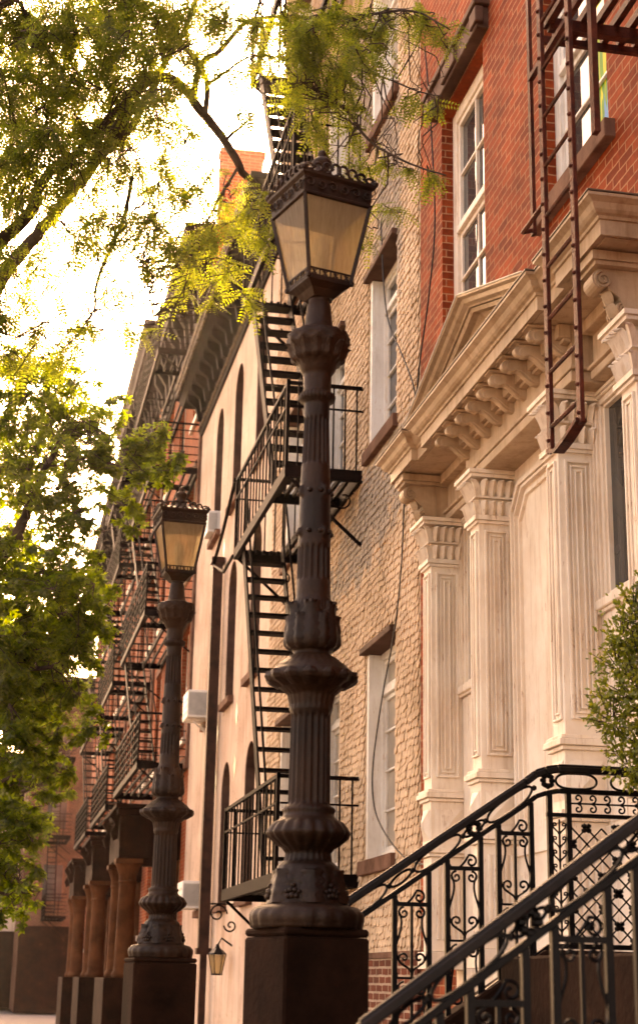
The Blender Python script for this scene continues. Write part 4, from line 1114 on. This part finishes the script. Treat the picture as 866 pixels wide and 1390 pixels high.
        for k in range(8):
            u = (k + .5) / 8; hh = .022 + .034 * math.sin(math.pi * u) ; w = dl / 8 * .62; c0 = a2 + (b2 - a2) * u; sg = 1 if u < .5 else -1
            pts = []
            for i in range(14):
                t = i / 13; an = R(-90) + sg * t * 5.6; rr = (1 - .6 * t); pts.append(c0 + d * (w * rr * math.cos(an) * 1.1) + Vector((0, 0, hh * .6 + hh * .6 * rr * math.sin(an))))
            fr.tube(pts, .0065, 5)
        c0 = Vector(sq(cr, zt1 + .004)[s]); fr.lathe([(.014, 0), (.016, .012), (.007, .022), (.001, .034)], c0, 8)
    fr.build('lantern_frame', 'lamp', L)
    for s in range(4):
        A0, A1 = sq(h0 - .003, 2.762), sq(h1 - .008, zt0 + .006)
        MB().quad(A0[s], A0[(s + 1) % 4], A1[(s + 1) % 4], A1[s]).build('lantern_pane', 'lantern_glass', L, fix=False)
    MB().lathe([(.03, 0), (.03, .05), (.018, .06), (.04, .12), (.045, .18), (.03, .22), (.001, .24)], (Lx, Ly, Lz + 2.77), 14).build('burner', 'trim', L, smooth=True)
    MB().lathe([(.03, 0), (.05, .015), (.038, .03), (.034, .045), (.046, .06), (.048, .075), (.03, .095), (.012, .1), (.02, .115), (.018, .13), (.001, .142)], (Lx, Ly, Lz + zt1 + .085), 20).build('finial', 'lamp', L, smooth=True)
    return L
street_lamp((1.26, 6.5, 1.70), R(16), 'ornate bronze brown street lamp on its stone block, nearest to the stair railing')
street_lamp((1.24, 11.75, 1.64), R(4), 'farther ornate street lamp in front of the pink house and brick row')
def block(x, y, z, s, rz, label):
    a = empty('lamp_pedestal', (x, y, 0), label, 'pedestal', 'stone lamp pedestals'); a.rotation_euler.z = rz
    h = s / 2; me = MB().box(x - h, x + h, y - h, y + h, .1, z - .035).box(x - h - .0, x + h + .0, y - h - .0, y + h + .0, z - .033, z - .002).build('shaft', 'brownstone', a, bevel=.01)
    MB().box(x - h - .05, x + h + .05, y - h - .05, y + h + .05, 0, .098).build('plinth', 'brownstone', a, bevel=.01)
block(1.26, 6.5, 1.70, .37, R(16), 'brown square stone block carrying the nearest street lamp')
block(1.24, 11.75, 1.64, .44, R(4), 'brown stone block carrying the farther street lamp')

#==================================================================== CABLES
def cable(pts, label):
    tag(MB().tube([atX(x, y, X) for x, y, X in pts], .0075, 5).build('cable', 'cable'), label, 'cable', 'loose black cables on the house fronts')
def smooth(pts, n=8):
    P = [Vector(p) for p in pts]; out = []
    for i in range(len(P) - 1):
        p0, p1, p2, p3 = P[max(i - 1, 0)], P[i], P[i + 1], P[min(i + 2, len(P) - 1)]
        for k in range(n):
            t = k / n; out.append(.5 * ((2 * p1) + (-p0 + p2) * t + (2 * p0 - 5 * p1 + 4 * p2 - p3) * t * t + (-p0 + 3 * p1 - 3 * p2 + p3) * t ** 3))
    out.append(P[-1]); return [tuple(v) for v in out]
cable(smooth([(576, 60, 3.37), (584, 160, 3.37), (590, 300, 3.36), (582, 400, 3.36), (571, 480, 3.35), (564, 545, 3.34)]), 'thin black cable hanging down the red brick corner of the nearest house')
cable(smooth([(517, 300, 3.37), (521, 390, 3.34), (528, 440, 3.34), (545, 480, 3.34), (560, 520, 3.34), (565, 548, 3.34)]), 'thin black cable looping past the upper white window of the stucco house')
cable(smooth([(549, 655, 3.37), (545, 760, 3.36), (536, 850, 3.35), (518, 950, 3.33), (506, 1040, 3.33), (508, 1095, 3.33), (522, 1130, 3.33), (545, 1160, 3.33), (566, 1172, 3.33), (600, 1173, 3.1)]), 'black cable drooping across the lower white window of the stucco house')

#==================================================================== PLANTS
def frond_template(pairs=8, lw=.075, ll=.2, droop=.25):
    V = []; F = []
    for k in range(pairs):
        t = (k + .6) / pairs; L = ll * (1 - .45 * abs(t - .45))
        for s in (-1, 1):
            base = np.array([t, s * .008, -droop * t * t]); d = np.array([.45, s * .95, -.18]); d /= np.linalg.norm(d); w = np.array([d[1] * -s, d[0] * s, 0]) * s
            n = len(V); V += [base, base + d * L * .5 + w * lw * .5, base + d * L, base + d * L * .5 - w * lw * .5]; F.append((n, n + 1, n + 2, n + 3))
    return np.array(V), np.array(F)
def maple_template():
    V = []; F = []
    for (ox, oy, a) in ((0, 0, 0), (.1, .1, 1.0), (.1, -.1, -1.0), (.55, .12, .5), (.55, -.12, -.6), (.35, .0, .1)):
        c, s = math.cos(a), math.sin(a); pts = [(0, 0), (.2, .14), (.46, 0), (.2, -.14)]; n = len(V)
        V += [np.array([ox + x * c - y * s, oy + x * s + y * c, -.15 * x - .1 * ox + random.uniform(-.04, .04)]) for x, y in pts]; F.append((n, n + 1, n + 2, n + 3))
    return np.array(V), np.array(F)
def leaves_mesh(name, items, tmpl, mat, parent):
    """items: (pos, dir, size, roll)"""
    TV, TF = tmpl; n = len(items); nv = len(TV)
    P = np.array([i[0] for i in items]); D = np.array([i[1] for i in items], float); S = np.array([i[2] for i in items]); A = np.array([i[3] for i in items])
    D /= np.linalg.norm(D, axis=1)[:, None]
    up_ = np.tile(np.array([0, 0, 1.]), (n, 1)); sd = np.cross(up_, D); l = np.linalg.norm(sd, axis=1); sd[l < 1e-3] = [1, 0, 0]; sd /= np.linalg.norm(sd, axis=1)[:, None]
    un = np.cross(D, sd); c, s = np.cos(A)[:, None], np.sin(A)[:, None]
    s2 = sd * c + un * s; u2 = -sd * s + un * c
    V = P[:, None, :] + S[:, None, None] * (TV[None, :, 0:1] * D[:, None, :] + TV[None, :, 1:2] * s2[:, None, :] + TV[None, :, 2:3] * u2[:, None, :])
    V = V.reshape(-1, 3) - np.array(root_of(parent)); F = (TF[None] + (np.arange(n) * nv)[:, None, None]).reshape(-1, 4)
    me = bpy.data.meshes.new(name); me.vertices.add(len(V)); me.vertices.foreach_set('co', V.ravel()); me.loops.add(F.size); me.loops.foreach_set('vertex_index', F.ravel().astype(np.int32))
    me.polygons.add(len(F)); me.polygons.foreach_set('loop_start', (np.arange(len(F)) * 4).astype(np.int32)); me.update(calc_edges=True)
    return link(name, me, mat, parent)
def wander(p, q, n=6, amp=.08):
    p, q = Vector(p), Vector(q); L = (q - p).length; out = []
    for i in range(n + 1):
        t = i / n; j = Vector((random.gauss(0, 1), random.gauss(0, 1), random.gauss(0, 1))) * (amp * L * math.sin(math.pi * t) * .5); out.append(p + (q - p) * t + j)
    return out
def tree(loc, label, limbs, blobs, tmpl, lmat, fsize, twigs=7, per_twig=14, group='street trees along the kerb', name='street_tree', droop=.25, ref=.25):
    T = empty(name, loc, label, 'tree', group)
    tr = MB(); nodes = []
    for k, (pts, r0_, r1_) in enumerate(limbs):
        P = smooth(pts, 4); n = len(P); P = [Vector(p) for p in P]
        for i in range(1, n - 1): P[i] += Vector((random.gauss(0, 1), random.gauss(0, 1), random.gauss(0, 1))) * r0_ * .12
        rs = [r0_ + (r1_ - r0_) * i / (n - 1) for i in range(n)]
        if k == 0: tr.tube(P, rs, 10)
        else:
            m_ = MB(); m_.tube(P, rs, 8); m_.build('branch', 'leafbark', T, smooth=True)
        nodes += P[n // 4:] if k else P[n // 2:]
    tr.build('trunk', 'leafbark', T, smooth=True)
    tw = MB(); items = []
    for (c, rad, dens) in blobs:
        c = Vector(c); att = sorted(nodes, key=lambda q: (q - c).length)[:3]
        nt_ = max(2, int(twigs * dens * (rad / ref) ** 2))
        hub = [c + Vector((random.gauss(0, .45), random.gauss(0, .5), random.gauss(0, .45))) * rad for _ in range(4)]
        for a, h in zip(att + att[:1], hub):
            if (h - a).length < 3.0 and random.random() < .6: tw.tube(wander(a, h, 6, .16), [.006, .0052, .0046, .0042, .0038, .0034, .003], 4)
        for k in range(nt_):
            v = Vector((random.gauss(0, 1), random.gauss(0, 1), random.gauss(0, 1))).normalized() * rad * random.uniform(.45, 1.1)
            s = random.choice(hub); e_ = c + v; L = (e_ - s).length; e_.z -= droop * L
            pts = wander(s, e_, 5, .13); tw.tube(pts, [.006, .0052, .0045, .004, .003, .002], 3)
            for j in range(per_twig):
                t = random.uniform(.15, 1.02) * 5; i = min(4, int(t)); p = pts[i] + (pts[i + 1] - pts[i]) * (t - i)
                d = (pts[i + 1] - pts[i]).normalized(); side = d.cross(Vector((0, 0, 1))); side = side.normalized() if side.length > .01 else Vector((1, 0, 0))
                dd = d * random.uniform(.2, .9) + side * random.choice((-1, 1)) * random.uniform(.3, 1) + Vector((0, 0, random.uniform(-.9, .15)))
                items.append((tuple(p), tuple(dd), fsize * random.uniform(.65, 1.25), random.uniform(-.9, .9)))
    tw.build('twigs', 'leafbark', T)
    leaves_mesh('crown', items, tmpl, lmat, T)
    return T, len(items)
frond = frond_template()
A8 = lambda x, y, Y: tuple(at(x, y, Y))
def pxr(r, Y): return r * Y / 2150.0
# --- near locust, its crown hanging over the pavement in the upper part of the view
Yn = 9.5
limbs = [
    ([(-1.35, 9.5, 0), (-1.33, 9.5, 1.6), (-1.25, 9.45, 3.2), (-1.05, 9.4, 4.3)], .17, .12),
    ([(-1.05, 9.4, 4.3), A8(-60, 470, 9.4), A8(-10, 345, 9.4), A8(45, 285, 9.4), A8(62, 240, 9.5), A8(120, 190, 9.6), A8(190, 110, 9.7)], .06, .02),
    ([(-1.2, 9.5, 3.4), A8(-80, 560, 9.8), A8(0, 385, 9.9), A8(40, 330, 9.9), A8(75, 290, 10), A8(130, 220, 10), A8(180, 170, 10), A8(215, 100, 10.1), A8(260, 20, 10.2), A8(280, -60, 10.2)], .055, .015),
    ([A8(150, 200, 10), A8(195, 112, 10), A8(240, 112, 10.1), A8(265, 140, 10.1), A8(300, 185, 10.2), A8(325, 225, 10.2), A8(345, 250, 10.3), A8(372, 268, 10.3)], .045, .02),
    ([A8(262, 135, 10.1), A8(275, 85, 10.2), A8(300, 68, 10.2), A8(335, 30, 10.2), A8(395, 22, 10.2), A8(450, 30, 10.0)], .026, .008),
    ([A8(278, 160, 10.1), A8(280, 110, 10.1), A8(262, 75, 10.2), A8(215, 50, 10.2), A8(180, 45, 10.2)], .022, .008),
    ([A8(282, 115, 10.1), A8(310, 95, 10.1), A8(345, 75, 10.1), A8(390, 80, 10)], .014, .004),
    ([A8(305, 190, 10.2), A8(330, 170, 10.2), A8(355, 145, 10.1)], .014, .004),
    ([A8(325, 225, 10.2), A8(300, 265, 10.2), A8(282, 300, 10.2)], .012, .004),
    ([A8(180, 240, 9.5), A8(170, 290, 9.5), A8(155, 330, 9.5), A8(138, 365, 9.5), A8(130, 395, 9.5), A8(128, 420, 9.5), A8(108, 450, 9.5)], .014, .005),
    ([A8(155, 330, 9.5), A8(185, 350, 9.5), A8(200, 385, 9.5), A8(210, 440, 9.5)], .006, .002),
    ([A8(450, 30, 9.6), A8(430, 110, 9.4), A8(470, 150, 9.2), A8(500, 190, 9.0), A8(555, 222, 8.8), A8(605, 238, 8.6)], .014, .005),
    ([A8(430, 30, 9.6), A8(500, 20, 9.4), A8(560, 15, 9.2), A8(610, 40, 9.0)], .014, .005),
    ([A8(470, 90, 9.4), A8(520, 105, 9.2), A8(570, 125, 9.0), A8(600, 130, 8.9)], .008, .003),
    ([A8(-30, 20, 9.4), A8(20, 0, 9.4), A8(40, 30, 9.5), A8(50, 60, 9.5)], .02, .006),
]
B = []; SPR = 1.0
def blob(x, y, r, Y=None, d=1.0, jit=.8):
    Y = Y if Y else Yn + random.uniform(-jit, jit); B.append((A8(x, y, Y), pxr(r, Y) * SPR, d / SPR ** 2))
for (x, y, r, d) in [(-30, 40, 60, 1), (20, 30, 60, 1.1), (70, 20, 60, 1.1), (120, 20, 60, 1.1), (175, 20, 55, 1.1), (230, 15, 50, 1.1), (285, 5, 45, 1), (30, 90, 60, 1.2), (85, 80, 60, 1.3), (140, 80, 55, 1.3), (195, 80, 50, 1.1), (240, 65, 40, .9),
                     (-20, 130, 60, 1.2), (40, 150, 60, 1.3), (100, 140, 60, 1.4), (155, 140, 50, 1.3), (205, 150, 45, 1), (245, 175, 40, .9), (20, 205, 60, 1.2), (75, 200, 55, 1.2), (125, 205, 50, 1.1), (180, 205, 45, 1), (235, 215, 38, .9),
                     (-20, 260, 55, 1), (30, 265, 45, .9), (90, 260, 40, .9), (140, 265, 40, .8), (195, 260, 35, .7), (250, 245, 30, .6), (25, 330, 40, .5), (75, 345, 38, .5), (120, 320, 38, .7), (165, 300, 28, .5),
                     (340, 12, 40, .9), (390, 12, 40, 1.1), (440, 15, 45, 1.3), (490, 25, 40, 1.2), (535, 25, 38, 1.1), (585, 35, 38, 1.0), (420, 70, 40, .9), (455, 110, 40, .8), (500, 80, 32, .7), (430, 150, 40, .8), (395, 110, 26, .5),
                     (480, 165, 30, .6), (560, 135, 26, .6), (590, 130, 22, .5), (500, 210, 34, .7), (535, 222, 26, .6), (585, 242, 24, .7), (530, 280, 34, .7), (500, 305, 26, .6), (555, 215, 20, .4),
                     (360, 265, 26, .6), (350, 305, 26, .7), (330, 280, 26, .6), (300, 300, 24, .5), (335, 405, 22, .5), (290, 350, 24, .5), (255, 330, 30, .7), (230, 300, 30, .6), (245, 375, 30, .8), (280, 395, 26, .6), (230, 360, 24, .5),
                     (300, 90, 22, .35), (330, 150, 22, .3), (290, 225, 28, .4), (345, 80, 22, .3), (120, 415, 34, .5), (165, 425, 28, .35), (100, 440, 34, .6), (200, 250, 30, .5), (215, 330, 24, .4), (20, 0, 60, 1), (80, 0, 60, 1), (150, 0, 60, 1.2), (210, 0, 55, 1.2), (50, 60, 60, 1), (110, 50, 60, 1.2), (170, 50, 55, 1.2), (215, 40, 50, 1.2), (255, 40, 40, 1), (20, 110, 60, 1), (70, 110, 60, 1), (130, 110, 55, 1), (180, 120, 50, 1), (215, 110, 45, 1), (20, 180, 60, 1), (60, 180, 55, 1), (110, 170, 50, 1), (160, 180, 50, 1), (50, 230, 50, .9), (10, 240, 50, 1), (100, 230, 45, .8), (160, 230, 40, .7), (220, 240, 34, .8), (420, 30, 45, 1.2), (470, 50, 45, 1.2), (450, 80, 45, 1), (480, 120, 40, .9), (520, 50, 40, 1), (560, 30, 36, .9), (410, 100, 34, .8), (440, 180, 30, .6), (400, 50, 34, .8), (600, 60, 26, .8), (40, 390, 36, .5), (10, 340, 40, .7), (50, 350, 36, .6), (10, 400, 40, .8), (60, 400, 36, .6), (20, 440, 44, .8), (65, 430, 40, .8), (10, 480, 44, .9), (60, 475, 44, .9), (105, 470, 36, .8), (140, 440, 34, .6), (165, 400, 30, .5), (185, 440, 24, .4), (150, 290, 40, .9), (200, 290, 36, .8), (110, 300, 40, .8), (60, 300, 40, .7), (30, 380, 36, .5), (180, 330, 30, .6), (150, 370, 30, .6), (250, 275, 30, .8), (280, 250, 24, .5), (235, 110, 40, .9), (265, 70, 34, .8), (300, 40, 34, .8), (340, 30, 36, .9), (245, 20, 50, 1.1), (290, 20, 45, 1), (400, 60, 40, 1.1), (440, 130, 40, .9), (500, 60, 36, .9), (240, 330, 30, .8), (215, 300, 28, .8), (290, 290, 26, .7), (310, 350, 24, .5), (330, 320, 22, .5), (200, 360, 26, .5), (320, 260, 24, .7), (300, 270, 24, .6), (350, 330, 26, .6), (270, 310, 28, .7), (265, 360, 26, .7), (250, 400, 22, .5)]:
    blob(x, y, r * .95, d=d)
for (x, y, z, r) in [(-1.8, 9, 6.5, .9), (-2.6, 8.4, 7.0, 1.0), (-1.6, 7.6, 7.2, 1.0), (-2.4, 10.2, 7.4, 1.0), (-1.5, 9.4, 8.0, 1.0), (-.6, 8.6, 8.2, .9), (.6, 9.3, 8.6, .8), (-1.4, 10.8, 7.6, .9), (-2.8, 9.4, 8.2, .9), (.1, 10.3, 8.8, .7)]:
    B.append(((x, y, z), r, .22))
t1_ = tree((-1.35, 9.5, 0), 'locust tree with fine feathery leaves spreading over the top of the view', limbs, B, frond, 'leaf_locust', .15, twigs=13, per_twig=13, ref=.25)
# --- second tree: broader leaves, lower at the left edge
B = []; Yn = 15.5; SPR = 1.15
limbs = [
    ([(-1.4, 15.5, 0), (-1.4, 15.5, 2.2), (-1.35, 15.5, 4.0), (-1.1, 15.4, 5.0)], .2, .13),
    ([(-1.15, 15.4, 4.4), A8(0, 755, 15.3), A8(22, 725, 15.3), A8(35, 700, 15.3), A8(62, 635, 15.4), A8(95, 570, 15.5)], .085, .02),
    ([A8(0, 755, 15.3), A8(-20, 640, 15.6), A8(10, 560, 15.7), A8(40, 500, 15.8)], .05, .014),
    ([(-1.2, 15.4, 4.6), A8(-10, 900, 15.4), A8(70, 905, 15.2), A8(110, 870, 15.2)], .04, .01),
    ([(-1.2, 15.4, 3.6), A8(-20, 1060, 15.6), A8(40, 1040, 15.6)], .035, .01),
    ([(-1.2, 15.4, 3.2), A8(-20, 1200, 15.2), A8(20, 1210, 15.2)], .03, .008),
]
for (x, y, r, d) in [(10, 500, 45, .8), (50, 505, 45, .8), (90, 520, 42, .8), (25, 555, 50, 1), (75, 560, 48, 1.1), (120, 560, 42, 1), (155, 560, 30, .7), (10, 610, 50, 1), (60, 615, 50, 1.1), (110, 610, 45, 1.1), (150, 605, 34, .9), (185, 610, 34, 1.1), (225, 625, 30, 1.1), (250, 632, 18, .9),
                     (210, 600, 26, .9), (195, 640, 22, .7), (175, 700, 22, .7), (185, 722, 14, .5), (170, 680, 16, .4), (5, 670, 50, .9), (55, 672, 46, .8), (100, 665, 44, .8), (135, 655, 30, .5), (15, 730, 48, .7), (75, 715, 42, .7), (115, 705, 32, .5),
                     (20, 775, 52, 1.2), (70, 770, 50, 1.2), (110, 770, 40, 1.0), (140, 790, 26, .6), (10, 830, 55, 1.4), (60, 830, 55, 1.5), (110, 825, 44, 1.3), (145, 840, 28, .8), (15, 890, 55, 1.3), (65, 890, 52, 1.3), (105, 880, 38, .9), (10, 950, 52, 1.2), (50, 950, 46, 1.1), (95, 930, 32, .6), (110, 985, 20, .4), (120, 960, 16, .4), (140, 985, 18, .5), (90, 990, 22, .5),
                     (15, 1010, 46, 1.2), (55, 1010, 36, .9), (10, 1065, 44, 1.2), (45, 1070, 28, .8), (75, 1060, 26, .6), (15, 1120, 40, 1.1), (45, 1120, 24, .7), (10, 1175, 40, 1.1), (40, 1180, 24, .7), (15, 1225, 36, 1), (35, 1240, 22, .6), (-30, 800, 60, 1), (-30, 950, 60, 1), (-30, 1100, 50, 1), (-40, 620, 60, 1)]:
    blob(x, y, r, d=d, jit=1.2)
for (x, y, z, r) in [(-2.2, 15, 6.5, 1.2), (-1.7, 17.2, 7.2, 1.2), (-2.8, 16, 8.4, 1.3), (-1.6, 15.4, 9.4, 1.2), (-1.9, 18.2, 9.6, 1.3), (-2.2, 17, 11, 1.3), (-1.5, 19.5, 11, 1.2), (-2.8, 13.8, 8, 1.1), (-2.3, 14.6, 10.6, 1.1), (-1.9, 19.6, 8.6, 1.1), (-1.9, 14, 5.4, .9), (-1.8, 16.5, 4.6, .9)]:
    B.append(((x, y, z), r, .3))
t2_ = tree((-1.4, 15.5, 0), 'leafy green street tree low at the edge beside the brick row', limbs, B, maple_template(), 'leaf_green', .10, twigs=20, per_twig=18, droop=.12, ref=.32)
# --- third tree behind
B = []; Yn = 27
limbs = [([(-1.4, 27, 0), (-1.4, 27, 3), (-1.3, 27, 5.5), (-1.2, 27, 8)], .2, .08), ([(-1.3, 27, 5), A8(60, 880, 27), A8(90, 800, 27)], .07, .02), ([(-1.3, 27, 3.5), A8(20, 1080, 27), A8(60, 1060, 27)], .06, .02)]
for (x, y, r, d) in [(30, 760, 50, .8), (80, 760, 45, .8), (120, 800, 35, .8), (20, 850, 55, 1), (80, 860, 50, 1), (125, 880, 30, .7), (30, 940, 50, 1), (70, 960, 40, .8), (100, 930, 30, .7), (20, 1020, 45, 1), (60, 1050, 36, .9), (85, 1080, 24, .6), (20, 1110, 40, 1), (50, 1130, 30, .7), (15, 1190, 36, .9), (10, 700, 40, .6), (-30, 900, 60, 1), (-30, 1100, 50, 1)]:
    blob(x, y, r, d=d, jit=1.5)
for (x, y, z, r) in [(-2.4, 26, 7, 1.4), (-2.2, 28, 9, 1.5), (-2.0, 26.5, 11.5, 1.5), (-2.6, 24.5, 9.5, 1.4), (-2.2, 27.5, 13.5, 1.3)]:
    B.append(((x, y, z), r, .4))
t3_ = tree((-1.4, 27, 0), 'sunlit tree seen behind the leafy green street tree', limbs, B, maple_template(), 'leaf_green', .15, twigs=18, per_twig=16, droop=.1, ref=.55)
for src, dy, lab in ((t2_[0], -18.5, 'added leafy green tree, unseen behind the viewpoint, blocking sky light'), (t1_[0], -12.5, 'added feathery locust tree, unseen behind the viewpoint, blocking sky light'), (t2_[0], -24.5, 'second added leafy green tree, unseen and farthest back, blocking sky light')):
    cp = copy_tree(src); cp.location.y += dy; cp['label'] = lab  # unseen tree copies, added to block sky light and darken camera-facing sides
# --- boxwood in a pot on the landing
sh = empty('potted_shrub', (2.98, 6.75, 1.62), 'small leaved green shrub growing beside the near pilaster on the stoop landing', 'shrub')
MB().lathe([(.13, 0), (.15, .02), (.2, .34), (.215, .36), (.215, .4), (.19, .4), (.18, .36)], (3.02, 6.75, 1.64), 24).build('pot', 'pot', sh, smooth=True)
MB().lathe([(.18, .36), (.001, .37)], (3.02, 6.75, 1.64), 16).build('soil', 'soil', sh)
st = MB(); st.tube([(3.02, 6.75, 1.98), (3.03, 6.76, 2.25), (3.02, 6.75, 2.9)], [.025, .02, .008], 8)
items = []
bl = [((2.97, 6.75, 2.45), .23), ((3.02, 6.75, 2.62), .30), ((2.97, 6.7, 2.8), .29), ((3.05, 6.8, 2.97), .26), ((3.02, 6.75, 3.1), .2), ((3.05, 6.75, 3.24), .14), ((2.88, 6.75, 3.05), .18), ((2.8, 6.72, 2.72), .23), ((2.84, 6.74, 2.5), .2), ((2.8, 6.74, 2.93), .17), ((2.70, 6.72, 2.86), .13), ((2.66, 6.72, 2.62), .14), ((2.74, 6.72, 2.42), .14), ((2.72, 6.72, 3.0), .11), ((2.78, 6.72, 3.13), .12), ((2.92, 6.74, 3.26), .12), ((2.92, 6.74, 3.12), .14)]
for (c0, r_) in bl:
    for k in range(int(170 * (r_ / .25) ** 2)):
        v = Vector((random.gauss(0, 1), random.gauss(0, 1), random.gauss(0, 1))).normalized()
        s0 = Vector(c0) + v * r_ * random.uniform(.1, .6); s1 = Vector(c0) + v * r_ * random.uniform(.75, 1.12) + Vector((0, 0, .03))
        if random.random() < .5: st.tube([s0, s1], [.003, .0015], 3)
        for j in range(9):
            t = random.random(); items.append((tuple(s0 + (s1 - s0) * t), tuple(v + Vector((random.gauss(0, .8), random.gauss(0, .8), random.gauss(0, .8)))), random.uniform(.018, .032), random.uniform(-2, 2)))
st.build('stems', 'leafbark', sh)
oval = (np.array([(0, 0, 0), (.5, .27, .03), (1, 0, 0), (.5, -.27, .03)], float), np.array([(0, 1, 2, 3)]))
leaves_mesh('foliage', items, oval, 'leaf_box', sh)
hz = MB().box(-905, 905, -905, 1505, -1.2, 18.6).build('haze', None)
tag(hz, kind='stuff')
hm = bpy.data.materials.new('street_haze'); hm.use_nodes = True; hn = hm.node_tree; hn.nodes.clear()
ho = hn.nodes.new('ShaderNodeOutputMaterial'); hv = hn.nodes.new('ShaderNodeVolumePrincipled'); hn.links.new(hv.outputs[0], ho.inputs['Volume'])
hv.inputs['Density'].default_value = .00016; hv.inputs['Anisotropy'].default_value = .8; hv.inputs['Color'].default_value = (1, .97, .93, 1)
hz.data.materials.append(hm)
print('fronds', t1_[1], t2_[1], t3_[1], len(items))

#==================================================================== LIGHT
EL, AZ = R(32.5), R(9.3)          # sun: ahead of the camera, high, just to the facade side of the street
w = bpy.data.worlds.new('World'); scene.world = w; w.use_nodes = True; nt = w.node_tree; bg = nt.nodes['Background']
sky = nt.nodes.new('ShaderNodeTexSky'); sky.sky_type = 'NISHITA'; sky.sun_disc = False; sky.sun_elevation = EL; sky.sun_rotation = AZ
sky.dust_density = 4.0; sky.air_density = 1.0; sky.ozone_density = 1.0
nt.links.new(sky.outputs[0], bg.inputs[0]); bg.inputs[1].default_value = .15
sl = bpy.data.lights.new('sun', 'SUN'); sl.energy = 4.5; sl.angle = R(.5); sl.color = (1, .86, .66)
so = bpy.data.objects.new('sun', sl); col.objects.link(so)
sd = Vector((math.sin(AZ) * math.cos(EL), math.cos(AZ) * math.cos(EL), math.sin(EL)))
so.rotation_euler = sd.to_track_quat('Z', 'Y').to_euler(); so.location = (0, 0, 30)
vs_ = scene.view_settings; vs_.view_transform = 'Standard'; vs_.look = 'None'; vs_.exposure = 2.75; vs_.gamma = 1; vs_.use_curve_mapping = False
vs_.use_white_balance = True; vs_.white_balance_temperature = 13500; vs_.white_balance_tint = 34
scene.cycles.use_denoising = True
scene.cycles.max_bounces = 8; scene.cycles.transparent_max_bounces = 12
